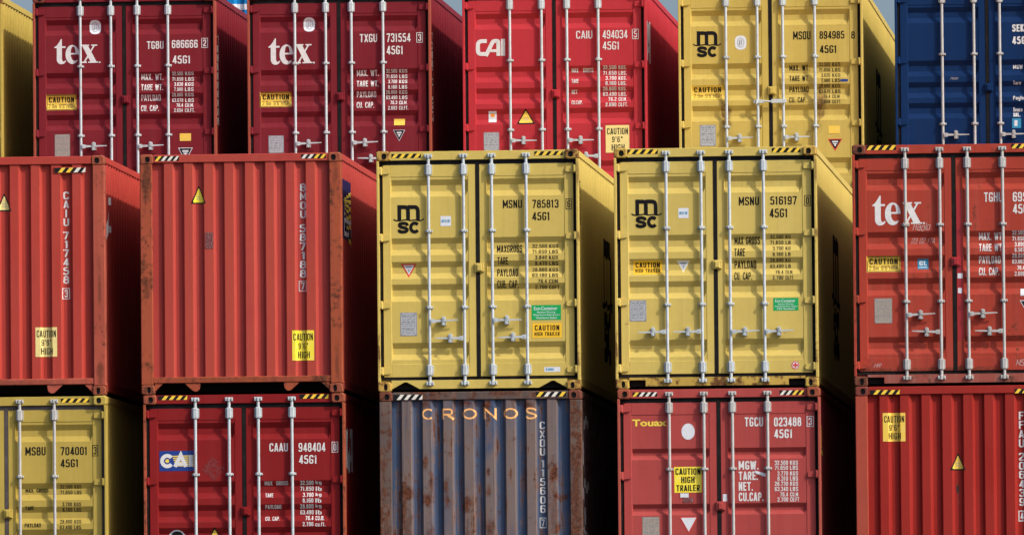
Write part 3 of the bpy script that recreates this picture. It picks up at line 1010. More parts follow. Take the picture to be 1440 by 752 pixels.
p_coralp = paint('coral_red_paint_worn', (.36, .075, .045), .6, .6, (.38, .11, .07), [(2.37, 1.6, .03, .5, .6), (2.37, 2.6, .06, .25, .7), (1.2, 2.73, 1.2, .04, .4)], dirt=.6)
p_brick = paint('brick_red_paint', (.36, .046, .036), .08, .35, (.37, .062, .048), ridge=((.37, .060, .036), .03, .05, .6))
p_brickp = paint('orange_rust_paint', (.33, .072, .030), .62, .8, (.30, .06, .035), [(.07, .3, .08, .45, .9), (.07, 1.6, .05, .3, .7), (2.37, .25, .05, .2, .5), (2.37, 2.5, .05, .3, .6), (1.2, 2.72, 1.2, .05, .45)], dirt=.8)
p_tgh = paint('tomato_red_paint', (.33, .042, .024), .35, .45, (.33, .07, .05), [(.04, 1.8, .05, .9, .6), (.05, .5, .05, .4, .5), (.3, 2.72, .4, .07, .8), (1.2, 2.70, .9, .05, .7)], dirt=.5)
p_tghs = paint('tomato_red_sill', (.28, .07, .05), .55, .6, (.33, .22, .18))
p_deep = paint('crimson_paint', (.200, .0100, .0105), .02, .25)
p_blue = paint('faded_blue_paint', (.047, .071, .122), .40, .6, (.088, .10, .145),
               [(.33, 1.20, .11, .17, 1.), (.34, 1.75, .10, .62, .62), (.58, 1.28, .12, .17, 1.), (.62, 1.12, .05, .30, .9), (.60, 1.85, .10, .62, .62), (1.05, 1.38, .10, .16, 1.), (1.06, 1.85, .09, .55, .6),
                (.80, 1.15, .05, .20, .9), (.81, 1.32, .06, .12, .9), (2.09, 1.00, .10, .24, 1.), (2.12, 1.28, .06, .11, 1.), (2.12, 1.65, .06, .18, 1.), (2.10, 1.5, .10, .6, .5), (1.3, .97, .05, .09, .9), (1.31, 1.20, .05, .10, .8), (1.33, 1.66, .09, .2, .8),
                (.55, .85, .05, .12, .9), (1.04, .14, .12, .07, .9), (1.30, .18, .10, .12, 1.), (1.80, .17, .11, .10, .9), (.56, .15, .09, .09, .8), (1.75, 1.1, .03, .3, .6), (.46, 1.3, .02, .5, .7), (1.52, 1.4, .02, .5, .7), (.98, 1.2, .02, .6, .7), (1.22, 1.5, .015, .5, .7)],
               ridge=((.150, .110, .096), .028, .062, .95), dirt=.9, runs=.9)
p_bluep = paint('rusted_blue_paint', (.10, .074, .066), .80, .8, (.15, .085, .055), [(.07, 1.9, .10, .9, .6), (.05, .9, .06, .3, .8), (2.36, 1.3, .09, .8, .9), (2.30, .3, .08, .3, .7), (1.5, .03, .3, .05, .8)], dirt=.9, runs=1.)
p_rose = paint('rose_red_paint', (.345, .054, .047), .04, .3, (.37, .075, .062))
p_rosep = paint('rose_red_paint_worn', (.34, .075, .050), .4, .5)
p_ff = paint('oxide_red_paint', (.260, .0165, .0115), .05, .3, (.28, .030, .022), [(1.22, 1.22, .03, .07, .9)], ridge=((.27, .024, .017), .03, .05, .4))
p_ffp = paint('oxide_red_paint_worn', (.32, .055, .032), .2, .5)
p_navy = paint('navy_blue_paint', (.0025, .020, .075), .02, .3, (.005, .026, .09))
p_sky = paint('bright_blue_paint', (.005, .17, .42), .02, .2)
r_red = paint('rusty_red_casting', (.28, .07, .035), .7, .6)
r_dark = paint('rusty_dark_casting', (.16, .05, .03), .85, .6)
r_mar = paint('rusty_maroon_casting', (.18, .04, .03), .6, .6)
r_navy = paint('navy_casting', (.006, .022, .08), .3, .3)

U_LBS = ['KGS', 'LBS', 'KGS', 'LBS', 'KGS', 'LBS', 'CU.M.', 'CU.FT.']

# ---------------------------------------------------------------- MSNU 785813 (middle)
c = container('mustard yellow container with a red-edged white triangle under its black logo, middle row', *front(1), 2)
shell(c, p_y1, p_y1r, 'door')
px = Px(528.8, 211.5, 116.8)
DH = [(0, 2.045, 1), (1, 2.255, -1), (2, 2.045, 1), (3, 2.255, -1)]
ds, hd, sl, sf = door_end(c, p_y1, p_y1r, dict(handles=DH, notch='tri', post_mat=p_y1p))
decal(ds[0], 'company_logo', [(fit(logo_msc(), px.box(552.3, 286.4, 596, 326.7)), M['black'])], sf)
b = px.box(619, 302, 633.7, 316.2)
decal(ds[0], 'white_sticker', [(rect(b), M['s_white']), (txt('RCR', sub(b, .1, .36, .9, .64), .09), M['s_teal'])], sf)
inv_triangle(ds[0], sf, px.box(562.6, 368.9, 585.2, 388.4), marks='s_grey')
data_plate(ds[0], sf, px.box(562.3, 437.6, 585.8, 470.5))
serial(ds[1], sf, px, ('MSNU', (707, 279.4, 733.9, 290.8)), ('785813', (748.5, 279.1, 785.5, 290.8)), ('6', (796, 278.2, 804, 292.2)), ('45G1', (748.5, 296.5, 772.4, 308)), 'black')
weights(ds[1], sf, px, [('MAXGROSS', (698.4, 342.5, 733.9, 353.5)), ('TARE', (699.3, 359.6, 714.2, 370.5)), ('PAYLOAD', (698.6, 375.8, 728.1, 387.1)), ('CUB. CAP.', (698.9, 392.4, 729, 403.5))],
        (748.2, 786.4, rows8([344, 352, 360.1, 368.5, 377.1, 385.1, 393.5, 401.7], ['32.500', '71.650', '3.840', '8.470', '28.660', '63.180', '76.4', '2.700'], ['KGS', 'LBS', 'KGS', 'LBS', 'KGS', 'LBS', 'CUM', 'CUFT'], 771)), 'black', 'black_fade')
eco_sticker(ds[1], sf, px.box(747.4, 427, 788.8, 447.9), 'Waterborne Sealant')
caution_two_line(ds[1], sf, px.box(748.5, 452.5, 789.7, 472.9), ('CAUTION', 'HIGH TRAILER'), 's_amber', False, (.08, .08))
b = px.box(765.1, 513.9, 787.7, 520.8)
decal(ds[1], 'white_sticker', [(rrect(b, .01), M['s_white']), (txt('CIMC', sub(b, .1, .25, .62, .75), .1), M['s_teal'])], sf)
stripes(hd, px.box(550, 214.6, 591.8, 220.6), .034, False, ['st_yellow']); stripes(hd, px.box(751.8, 211.3, 791.7, 217), .034, False, ['st_yellow'])
side_decal(c, 'company_logo', [(fit(logo_msc(), (4.1, .85, 6.0, 2.4)), M['black'])])
side_decal(c, 'serial_number', [(vert('MSNU785813', (.35, .35, .47, .9)), M['black_fade'])])

# ---------------------------------------------------------------- MSNU 516197 (middle)
c = container('mustard yellow container with an orange caution sticker left of its lock rod, middle row', *front(2, 0, .01), 2)
shell(c, p_y2, p_y2r, 'door')
px = Px(862.5, 208.2, 117.0, -.008)
ds, hd, sl, sf = door_end(c, p_y2, p_y2r, dict(handles=[(0, 2.215, -1), (1, 2.215, -1), (2, 2.215, 1), (3, 2.215, 1)], notch='rect', sill_mat=p_y2r, post_mat=p_y1p))
decal(ds[0], 'company_logo', [(fit(logo_msc(), px.box(886.9, 280, 930.2, 320.4)), M['black'])], sf)
b = px.box(953.3, 292.4, 967.6, 306.6)
decal(ds[0], 'white_sticker', [(rect(b), M['s_white']), (txt('RCR', sub(b, .1, .36, .9, .64), .09), M['s_teal'])], sf)
caution_two_line(ds[0], sf, px.box(889.4, 365.7, 930.2, 385.4), ('CAUTION', 'HIGH TRAILER'), 's_amber', False, (.08, .08))
inv_triangle(ds[0], sf, px.box(949.9, 365.7, 970, 383.9), 's_pale', 's_white', 's_grey', .01)
data_plate(ds[0], sf, px.box(884.4, 421.8, 908, 451.3))
serial(ds[1], sf, px, ('MSNU', (1038.5, 277.1, 1067, 288.9)), ('516197', (1082.8, 276.6, 1120.2, 288.4)), ('0', (1131.3, 275.6, 1139.0, 289.9)), ('45G1', (1081.8, 293.8, 1106.4, 306.1)), 'black')
weights(ds[1], sf, px, [('MAX GROSS', (1032.1, 332.7, 1068, 344)), ('TARE', (1032.1, 349.4, 1047, 360.8)), ('PAYLOAD', (1032.1, 366.2, 1062.6, 377.5)), ('CU. CAP.', (1032.1, 382.9, 1056.7, 393.7))],
        (1082.3, 1116, rows8([333.2, 341.1, 349.4, 357.8, 366.2, 374.5, 382.9, 390.8], ['32.500', '71.650', '3.700', '8.160', '28.800', '63.490', '76.4', '2.700'], ['KG', 'LB', 'KG', 'LB', 'KG', 'LB', 'CU.M.', 'CU.FT.'], 1103)), 'black', 'black_fade')
eco_sticker(ds[1], sf, px.box(1086.7, 419.3, 1122.1, 437), 'Oil Sealant')
cc = px.pt(1117.7, 513.8)
decal(ds[1], 'round_sticker', [([(0, q) for q in poly(ell(cc[0], cc[1], .05, .05))], M['s_white']), ([(0, q) for q in stroke(ell(cc[0], cc[1], .043, .043), .005, True)]+rect((cc[0]-.032, cc[1]-.012, cc[0]+.032, cc[1]+.012))+lay(rect((cc[0]-.01, cc[1]-.03, cc[0]+.01, cc[1]+.03)), 1), M['s_red'])], sf)
stripes(hd, px.box(882, 209.9, 924.8, 216.4), .034, False, ['st_yellow']); stripes(hd, px.box(1085.2, 208.7, 1125.6, 215.2), .034, False, ['st_yellow'])
side_decal(c, 'company_logo', [(fit(logo_msc(), (4.0, .85, 5.9, 2.4)), M['black'])])

# ---------------------------------------------------------------- BMOU (middle, closed end)
c = container('brick red ribbed container with orange rusty posts, small yellow triangle upper left', *front(0), 2)
shell(c, p_brick, r_red, 'wall')
px = Px(194.7, 217.6, 117.1, -.0155, .0125)
wl, hd, sf = closed_end(c, p_brick, r_red, dict(post_mat=p_brickp, sill_mat=p_brickp, first=.288, pitch=.2465))
t = vert('BMOU', px.box(422, 256.6, 430.9, 307.2))+vert('587188', px.box(422, 314.1, 430.9, 390.9))
b = px.box(421.2, 395.3, 431.6, 409)
decal(wl, 'serial_number', [(t, M['white'])], sf)
decal(wl, 'check_digit', [(lay(frame(b, .008), 2)+txt('7', sub(b, .25, .15, .75, .85)), M['white'])], sf)
caution_height(wl, sf, px.box(412.2, 464.6, 443.2, 507), 's_lemon')
warn_triangle(wl, sf, px.box(267.1, 260, 289.2, 286.6), 's_lemon')
swatch(wl, sf, px.box(288.2, 327, 299.5, 350), 'residue', 'sticker_residue')
stripes(hd, px.box(215.9, 219.6, 250.5, 226.3), .006, False, ['st_yellow', 'st_white', 'st_white', 'st_white']); stripes(hd, px.box(423.8, 216.3, 459, 222.3), .006, False, ['st_white', 'st_white', 'st_yellow', 'st_yellow'])
g = [(rect((.30, .30, 1.45, 1.02)), M['navy'])]
ray = []
for i in range(6):
    a = math.radians(-12+i*13)
    ray.append((0, [(.42, .55), (1.40, .50+.95*math.tan(a)*.45), (1.40, .56+.95*math.tan(a)*.45)]))
g.append((ray, M['yellow_ink']))
g.append((font_text('icon', .02, (.45, .68, 1.38, .98)), M['white']))
side_decal(c, 'company_logo', g)

# ---------------------------------------------------------------- CAIU 717458 (middle left, closed end)
c = container('coral red ribbed container at the left edge of the photo, middle row', *front(-1, -.004), 2)
shell(c, p_coral, r_red, 'wall')
px = Px(-138, 222.6, 117.1)
wl, hd, sf = closed_end(c, p_coral, r_red, dict(post_mat=p_coralp, sill_mat=p_coralp, first=.285, pitch=.2515))
t = vert('CAIU', px.box(88.6, 269.4, 96.7, 319.7))+vert('717458', px.box(88.6, 326, 96.7, 401))
b = px.box(88.0, 407, 97.6, 421.7)
decal(wl, 'serial_number', [(t, M['white'])], sf)
decal(wl, 'check_digit', [(lay(frame(b, .008), 2)+txt('3', sub(b, .25, .15, .75, .85)), M['white'])], sf)
caution_height(wl, sf, px.box(49.8, 462, 80.5, 503.6), 's_pale')
warn_triangle(wl, sf, px.box(-7, 271.8, 15.8, 298.2), 's_pale')
b = px.box(76.6, 236.6, 121, 243.4)
mb = MB(); mb.box(b[0]-.005, b[2]+.005, b[1]-.008, b[3]+.004, .010, .0195); mb.build('stripe_plate', p_coral, wl)
stripes(hd, b, .010, True, ['st_yellow', 'st_yellow', 'st_white', 'st_white'])
side_decal(c, 'company_logo', [([(0, q) for q in stroke([(.34, 1.02), (.62, .52), (.78, .52)], .045)]+[(1, q) for q in stroke([(.50, .86), (.80, .86)], .04)]+[(0, q) for q in stroke([(1.15, .52), (1.15, 1.04)], .055)], M['white'])])

# ---------------------------------------------------------------- TGHU (middle right)
c = container('tomato red container with white serif logo and a bright red repainted strip, middle row right', *front(3, .003), 2)
shell(c, p_tgh, r_dark, 'door')
px = Px(1198.2, 206.2, 117.0, -.006)
ds, hd, sl, sf = door_end(c, p_tgh, r_dark, dict(handles=DH, notch='rect', galv='galv_old', sill_mat=p_tghs, flap_mat=M['fresh_red']))
decal(ds[0], 'company_logo', [(fit(logo_serif_tex(), px.box(1226.3, 277.1, 1300, 319)), M['white'])], sf)
caution_two_line(ds[0], sf, px.box(1218.4, 362.3, 1265.7, 384.5), ('CAUTION', '2.9m 9\'6"HIGH'), 's_yellow', True, (.085, .05))
b = px.box(1289.8, 366.3, 1305, 380.5)
decal(ds[0], 'blue_sticker', [(rect(b), M['s_teal']), (txt('GL', sub(b, .15, .2, .85, .65), .09)+rect(sub(b, .1, .78, .9, .84)), M['s_white'])], sf)
data_plate(ds[0], sf, px.box(1229.2, 421.4, 1253.9, 456.4), 'plate_tan')
def scrawl(t, box, slope=.35):
    return fit([(k, [(x+slope*y, y+.06*math.sin(3*x)) for x, y in q]) for k, q in layout(t, .032, .16, .52)], box)
for t, q in (('Haolo', (1283, 315, 1308, 327)), ('03 02 17A', (1281, 337, 1314, 345)), ('HR', (1228, 512.5, 1239, 518.5))):
    decal(ds[0], 'chalk_scrawl', [(scrawl(t, px.box(*q)), M['white_fade'])], sf)
decal(ds[1], 'chalk_scrawl', [(scrawl('M5', px.box(1427, 508, 1440, 517)), M['white_fade'])], sf)
u = px.pt(1345, 271); e = px.pt(1358, 480)
swatch(ds[1], sf, (1.242, u[1], 1.312, e[1]), 'fresh_red', 'repainted_strip')
for q in ((1346, 387, 1353, 394), (1346.5, 407.5, 1352, 415)): swatch(ds[1], sf, px.box(*q), 's_white', 'white_sticker')
serial(ds[1], sf, px, ('TGHU', (1383.3, 273.7, 1409.4, 287)), ('695103', (1423.7, 273.5, 1463, 286.8)), ('5', (1470, 273, 1478, 287)), ('45G1', (1423.7, 290.4, 1449, 303.7)), 'white')
weights(ds[1], sf, px, [('MAX. WT.', (1376, 329.8, 1410, 340.7)), ('TARE WT.', (1376, 345.6, 1410, 356.4)), ('PAYLOAD', (1376, 362.8, 1406, 373.6)), ('CU. CAP.', (1376, 379, 1404.5, 390))],
        (1422.5, 1456, rows8([330.3, 338.7, 346.6, 354.4, 362.8, 370.7, 379.5, 388], ['32.500', '71.650', '3.890', '8.587', '28.610', '63.063', '76.4', '2.698'], U_LBS, 1442)), 'white', None, 6)
swatch(ds[1], sf, px.box(1434, 409, 1446, 419), 's_white', 'white_sticker')
inv_triangle(ds[1], sf, px.box(1433, 425.3, 1455, 445), 's_white', 's_black', 's_white', .008)
stripes(hd, px.box(1218.4, 206.9, 1260.3, 213.4), .034, False, ['st_yellow']); stripes(hd, px.box(1422, 206.2, 1462, 212.4), .034, False, ['st_yellow'])

# ---------------------------------------------------------------- MSBU (bottom left)
c = container('mustard yellow container cut off by the lower left corner, below the coral red one', *front(-1), 1)
shell(c, p_y4, p_y4, 'door')
px = Px(-134, 562, 117.0)
ds, hd, sl, sf = door_end(c, p_y4, p_y4, dict(handles=DH, galv='galv_old', rubber='rubber_old'))
decal(ds[0], 'company_logo', [(fit(logo_msc(), px.box(-110, 640, -66, 680)), M['black'])], sf)
serial(ds[1], sf, px, ('MSBU', (35.7, 631, 64.4, 642.8)), ('704001', (85.6, 630.7, 122.6, 642.5)), ('3', (130.8, 628.6, 138.4, 643.4)), ('45G1', (85.6, 648.1, 110.2, 659.4)), 'black')
weights(ds[1], sf, px, [('MAX. GROSS', (35.4, 689.4, 67.9, 695.2)), ('TARE', (35.4, 714.4, 47.8, 720.2)), ('PAYLOAD', (34.8, 738.3, 57.6, 744.3)), ('CU. CAP.', (34.8, 763, 57.6, 769))],
        (84.8, 116, rows8([687, 694.8, 711.6, 719.3, 736, 744, 760, 768], ['32.500', '71.650', '3.700', '8.160', '28.800', '63.490', '76.4', '2.700'], U_LBS, 104)), 'black', 'black_fade', 5.4)
stripes(hd, px.box(86.5, 562.7, 127, 568.4), .034, False, ['st_yellow'])

# ---------------------------------------------------------------- CAAU (bottom)
c = container('deep crimson container with a blue logo panel on its left door, bottom row', *front(0, .018, .01), 1)
shell(c, p_deep, r_red, 'door')
px = Px(197.1, 558, 117.2, -.0165)
ds, hd, sl, sf = door_end(c, p_deep, r_red, dict(handles=DH, post_mat=p_brickp))
b = px.box(219.6, 636.3, 268.6, 664.7)
U = lambda x, y: (b[0]+(b[2]-b[0])*(x-134)/166, b[1]+(b[3]-b[1])*(y-360)/96)
TR = lambda sh: [(k, [U(x, y) for x, y in q]) for k, q in sh]
yl = [(0, q) for i in range(6) for q in stroke([(196+3*i, 386+i*9), (300, 384+i*10)], 2.6)]+[(1, q) for q in poly(ell(172, 408, 9, 9))]
wt = [(2, q) for q in stroke(ell(172, 408, 25, 25, 38, 322, 22), 9)]+[(3, q) for q in stroke([(209, 436), (237, 380), (262, 436)], 9)]+[(4, q) for q in stroke([(217, 424), (255, 424)], 7)]+[(3, q) for q in stroke([(285, 380), (285, 436)], 9.5)]
decal(ds[0], 'company_logo', [(rect(b), M['s_blue']), (TR(yl), M['yellow_ink']), (TR(wt), M['white'])], sf)
gd = px.pt(295, 662)
decal(ds[0], 'placard_residue', [([(0, [(gd[0], gd[1]-.15), (gd[0]+.15, gd[1]-.01), (gd[0]+.02, gd[1]+.14), (gd[0]-.14, gd[1]+.01)])], ghost())], sf)
serial(ds[1], sf, px, ('CAAU', (375.8, 624.5, 402, 636.6)), ('948404', (417.2, 623.9, 455.3, 636.3)), ('0', (464.6, 622.8, 472.8, 637)), ('45G1', (417.7, 641.3, 442.3, 653.4)), 'white')
weights(ds[1], sf, px, [('MAX  GROSS', (369, 678.3, 402.1, 684)), ('TARE', (369.9, 695.4, 381.1, 701.2)), ('PAYLOAD', (369.9, 711.6, 392.3, 717.4)), ('CU. CAP.', (369.9, 728.3, 390.3, 734))],
        (419.2, 455, rows8([680.3, 688.6, 697.2, 705.1, 713.4, 721.7, 729.9, 738.5], ['32.500', '71.650', '3.700', '8.160', '28.800', '63.490', '76.4', '2.700'], ['kg', 'lb', 'kg', 'lb', 'kg', 'lb', 'cu.m.', 'cu.ft.'], 440)), 'white', None, 6)
warn_triangle(ds[0], sf, px.box(285, 742.6, 311, 767), 's_yellow')
cc = px.pt(244.5, 760)
decal(ds[0], 'round_sticker', [([(0, q) for q in poly(ell(cc[0], cc[1], .105, .105))], M['s_white']), ([(0, q) for q in poly(ell(cc[0], cc[1], .088, .088))], M['s_black'])], sf)
stripes(hd, px.box(218.4, 558.8, 259.7, 564.6), .034, True, ['st_yellow']); stripes(hd, px.box(418.6, 555.6, 460, 561.7), .034, True, ['st_yellow'])
side_decal(c, 'company_logo', [(fit(logo_white_cai(), (.35, .40, 1.25, .95)), M['white_fade'])])

# ---------------------------------------------------------------- CXDU (bottom, closed end)
c = container('faded blue ribbed container with rust blotches and orange spaced capital letters', *front(1, .012), 1)
shell(c, p_bluep, r_dark, 'wall')
px = Px(531.3, 550.1, 117.0, -.004, .001)
wl, hd, sf = closed_end(c, p_blue, r_dark, dict(post_mat=p_bluep, header_mat=p_bluep, sill_mat=p_bluep, first=.272, pitch=.2505))
sh = []
SC = lambda x, y: px.pt(510+x/3.386, 530+y/3.386)
def cr(pts, hw, k=0): return [(k, [SC(x, y) for x, y in q]) for q in stroke(pts, hw)]
name = [cr(ell(305, 174, 26, 22, 50, 310, 22), 4.2),
        cr([(375, 148), (375, 200)], 5)+cr(rnd([(375, 152), (418, 152), (418, 177), (378, 177)], 11), 4, 1)+cr([(396, 177), (428, 200)], 6, 2)]
for cx in (503, 699): name.append([(k, [SC(x, y) for x, y in q]) for k, q in [(0, q) for q in stroke(ell(cx, 174, 30, 22, 0, 360, 24), 4.2, True)]])
name.append(cr([(575, 200), (575, 150), (627, 196), (627, 148)], 4.4))
name.append(cr(smooth_line([(820, 160), (808, 152), (785, 151), (775, 160), (785, 170), (808, 177), (820, 186), (808, 196), (785, 197), (772, 187)]), 4.2))
for sh in name: decal(wl, 'company_letter', [(sh, M['orange'])], sf)
t = vert('CXDU', px.box(757.0, 592, 764.4, 641.6))+vert('115606', px.box(757.0, 645.8, 764.4, 722))
b = px.box(756.4, 728.3, 765.2, 742)
decal(wl, 'serial_number', [(t, M['white'])], sf)
decal(wl, 'check_digit', [(lay(frame(b, .008), 2)+txt('7', sub(b, .25, .15, .75, .85)), M['white'])], sf)
stripes(hd, px.box(551.3, 553.9, 592.7, 561.0), .006, True, ['st_white'], 4); stripes(hd, px.box(752.8, 551.5, 795, 558.2), .006, False, ['st_yellow', 'st_white', 'st_white', 'st_yellow'], 4)
side_decal(c, 'company_logo', [([(0, q) for q in stroke(ell(1.0, .75, .55, .42, 60, 300, 20), .05)]+[(1, q) for q in stroke(smooth_line([(.4, 1.2), (.7, 1.5), (.5, 1.7), (1.2, 1.75)]), .06)], M['white_fade'])])

# ---------------------------------------------------------------- TGCU (bottom)
c = container('rose red container with yellow lettering and a plain white oval on its left door', *front(2, .016), 1)
shell(c, p_rose, r_red, 'door')
px = Px(865.4, 546.8, 117.4, -.007, .004)
ds, hd, sl, sf = door_end(c, p_rose, r_red, dict(handles=DH, rec=REC_B, post_mat=p_rosep, galv='galv_old'))
decal(ds[0], 'company_name', [(font_text('Touax', .03, px.box(886, 589, 935, 598.8)), M['yellow_ink'])], sf)
cc = px.pt(965, 606.5)
decal(ds[0], 'white_oval', [([(0, q) for q in poly(ell(cc[0], cc[1], .08, .098))], M['s_white'])], sf)
b = px.box(945.1, 656.1, 983.8, 692.4)
decal(ds[0], 'caution_sticker', [(rect(b), M['s_lemon']), (txt('CAUTION', sub(b, .04, .05, .96, .31), .085)+txt('HIGH', sub(b, .25, .38, .74, .63), .085)+txt('TRAILER', sub(b, .07, .70, .93, .95), .085), M['black'])], sf)
swatch(ds[0], sf, px.box(953.4, 693.4, 965.2, 699.2), 's_white', 'white_sticker')
swatch(ds[0], sf, px.box(957.5, 699.4, 971.5, 706.5), 'residue', 'sticker_residue')
inv_triangle(ds[0], sf, px.box(951.9, 726.4, 978.2, 750), 's_red', 's_white', None, .012)
data_plate(ds[0], sf, px.box(899.6, 726.4, 923.8, 758), 'plate_tan')
serial(ds[1], sf, px, ('TGCU', (1044.9, 586.7, 1070.9, 599.7)), ('023488', (1086.3, 587, 1124.7, 599.7)), ('3', (1132.9, 586.1, 1141.8, 600)), ('45G1', (1086.3, 603.8, 1111.4, 616.2)), 'white', True, .08)
weights(ds[1], sf, px, [('MGW.', (1036, 648.1, 1064.1, 660.5)), ('TARE.', (1036, 662.9, 1063, 675.3)), ('NET.', (1036, 677.7, 1056, 690)), ('CU.CAP.', (1036, 692.4, 1071, 704.8))],
        (1086.9, 1121.1, rows8([650.8, 657.9, 665.9, 673, 680.3, 687.7, 695.4, 702.5], ['32.500', '71.650', '3.770', '8.310', '28.730', '63.340', '76.4', '2.700'], ['KGS', 'LBS', 'KGS', 'LBS', 'KGS', 'LBS', 'CU.M', 'CU.FT'], 1107.5)), 'white', None, 6, .085)
tp = px.pt(1067, 666.5)
decal(ds[1], 'white_tape', [([(0, [(tp[0]-.068, tp[1]-.042), (tp[0]-.058, tp[1]-.006), (tp[0]+.056, tp[1]+.036), (tp[0]+.066, tp[1]-.002)])], M['s_white'])], sf, .004)
swatch(ds[1], sf, px.box(1013.6, 694.8, 1019.6, 704.8), 's_white', 'white_sticker')
stripes(hd, px.box(886.9, 550.9, 921.8, 557), .034, False, ['st_yellow', 'st_white', 'st_white', 'st_white'], 4); stripes(hd, px.box(1094.5, 549.2, 1129.4, 555.8), .034, False, ['st_white', 'st_white', 'st_yellow', 'st_yellow'], 4)
side_decal(c, 'company_logo', [(rect((.35, .45, .62, .74))+rect((.42, .741, .80, .80)), M['yellow_ink'])])

# ---------------------------------------------------------------- FFAU (bottom right, closed end)
c = container('oxide red ribbed container in the lower right corner, yellow triangle halfway down', *front(3, .012), 1)
shell(c, p_ff, r_mar, 'wall')
px = Px(1202.1, 544.8, 117.0, -.006, .002)
wl, hd, sf = closed_end(c, p_ff, r_mar, dict(post_mat=p_ffp, first=.290, pitch=.2515))
caution_height(wl, sf, px.box(1240.5, 582, 1272.1, 622), 's_yellow')
warn_triangle(wl, sf, px.box(1334, 638, 1356.5, 662.8), 's_yellow')
t = vert('FFAU', px.box(1430.6, 580.2, 1438.2, 631.8))+vert('206439', px.box(1430.6, 637.7, 1438.2, 713.6))
b = px.box(1430, 720.2, 1439, 734)
decal(wl, 'serial_number', [(t, M['white'])], sf)
decal(wl, 'check_digit', [(lay(frame(b, .012), 2)+txt('4', sub(b, .22, .14, .78, .86), .09), M['white'])], sf)
stripes(hd, px.box(1222.8, 550, 1264.7, 556.1), .006, True, ['st_yellow'], 4); stripes(hd, px.box(1425.6, 549.4, 1465, 555.4), .006, False, ['st_yellow'], 4)
dv = px.pt(1344.5, 690)
decal(wl, 'scrape', [([(0, q) for q in poly(ell(dv[0], dv[1], .014, .045, 0, 360, 12))], M['dark']), ([(0, [(dv[0]+.006, dv[1]+.02), (dv[0]+.013, dv[1]+.02), (dv[0]+.012, dv[1]+.20), (dv[0]+.009, dv[1]+.20)])], M['residue'])], sf)

# ================================================================== the back stacks
DH2 = [(0, 2.03, 1), (1, 2.24, -1), (2, 2.03, 1), (3, 2.24, -1)]
SCB = 106.3

# ---------------------------------------------------------------- TGBU
c = container('maroon container with white serif logo behind the coral red one, top row left', *back(0), 3)
shell(c, p_mar, r_mar, 'door')
px = Px(43.2, -7.6, SCB, -.0135)
ds, hd, sl, sf = door_end(c, p_mar, r_mar, dict(handles=DH2, post_mat=p_marp))
decal(ds[0], 'company_logo', [(fit(logo_serif_tex(), px.box(73.8, 54.9, 139, 90.4)), M['white'])], sf)
emblem(ds[0], sf, px.pt(131.3, 38.2))
caution_two_line(ds[0], sf, px.box(62.2, 133.6, 105, 155.3), ('CAUTION', '2.9m 9\'6"HIGH'), 's_yellow', True, (.085, .055))
data_plate(ds[0], sf, px.box(74.5, 189.5, 96, 221), 'plate_tan')
serial(ds[1], sf, px, ('TGBU', (205.1, 58.2, 228.7, 69.1)), ('686666', (240.4, 56.5, 277, 67.8)), ('2', (282.8, 54.2, 291.2, 67.4)), ('45G1', (241.4, 78.5, 266, 89.8)), 'white')
weights(ds[1], sf, px, [('MAX. WT.', (196.8, 104, 228, 113)), ('TARE WT.', (196.8, 118.7, 228, 127.7)), ('PAYLOAD', (196.8, 133.3, 224.4, 142.3)), ('CU. CAP.', (196.8, 148.3, 222, 157))],
        (240.5, 273, rows8([103.7, 111.4, 118.7, 126, 133.6, 141.3, 148.3, 155.6], ['32.500', '71.650', '3.620', '7.980', '28.880', '63.670', '76.4', '2.694'], U_LBS, 258)), 'white', None, 5.2)
swatch(ds[1], sf, px.box(251.7, 188.2, 267.6, 198.8), 's_yellow', 'yellow_sticker')
inv_triangle(ds[1], sf, px.box(249.3, 208.4, 270.3, 228), 's_white', 's_black', 's_white', .008)
side_decal(c, 'serial_number', [(vert('TGBU686666', (.40, .55, .56, 1.75)), M['white_fade'])])

# ---------------------------------------------------------------- TXGU
c = container('maroon container with white serif logo behind the brick red one with orange posts, top row', *back(1), 3)
shell(c, p_mar2, r_mar, 'door')
px = Px(348.3, -12.6, SCB, -.0135)
ds, hd, sl, sf = door_end(c, p_mar2, r_mar, dict(handles=DH2, post_mat=p_marp))
decal(ds[0], 'company_logo', [(fit(logo_serif_tex(), px.box(378.2, 53.2, 443.7, 90.4)), M['white'])], sf)
emblem(ds[0], sf, px.pt(435.7, 33.9))
caution_two_line(ds[0], sf, px.box(366.2, 129, 410.8, 150.2), ('CAUTION', '2.9m 9\'6"HIGH'), 's_yellow', True, (.085, .055))
data_plate(ds[0], sf, px.box(378.5, 190.4, 400, 215))
serial(ds[1], sf, px, ('TXGU', (507.5, 47.2, 532, 59.2)), ('731554', (545.4, 46.5, 579.3, 58.8)), ('3', (588, 45.6, 596.2, 59.2)), ('45G1', (545.4, 64.1, 568, 76.1)), 'white')
weights(ds[1], sf, px, [('MAX. WT.', (503.1, 98, 534, 106.7)), ('TARE WT.', (503.1, 113, 534, 121.6)), ('PAYLOAD', (503.1, 128, 530.4, 136.6)), ('CU. CAP.', (503.1, 142.9, 527.7, 151.5))],
        (544.4, 576, rows8([99.4, 107, 114.3, 122, 129.3, 136.6, 143.9, 151.5], ['32.500', '71.650', '3.700', '8.160', '28.800', '63.490', '76.3', '2.693'], U_LBS, 562)), 'white', None, 5.2)
swatch(ds[1], sf, px.box(555.7, 166.8, 571, 175.8), 's_yellow', 'yellow_sticker')
inv_triangle(ds[1], sf, px.box(554.7, 182.5, 571.6, 198.4), 's_white', 's_black', 's_white', .005)
side_decal(c, 'serial_number', [(vert('TXGU731554', (.40, .55, .56, 1.75)), M['white_fade'])])

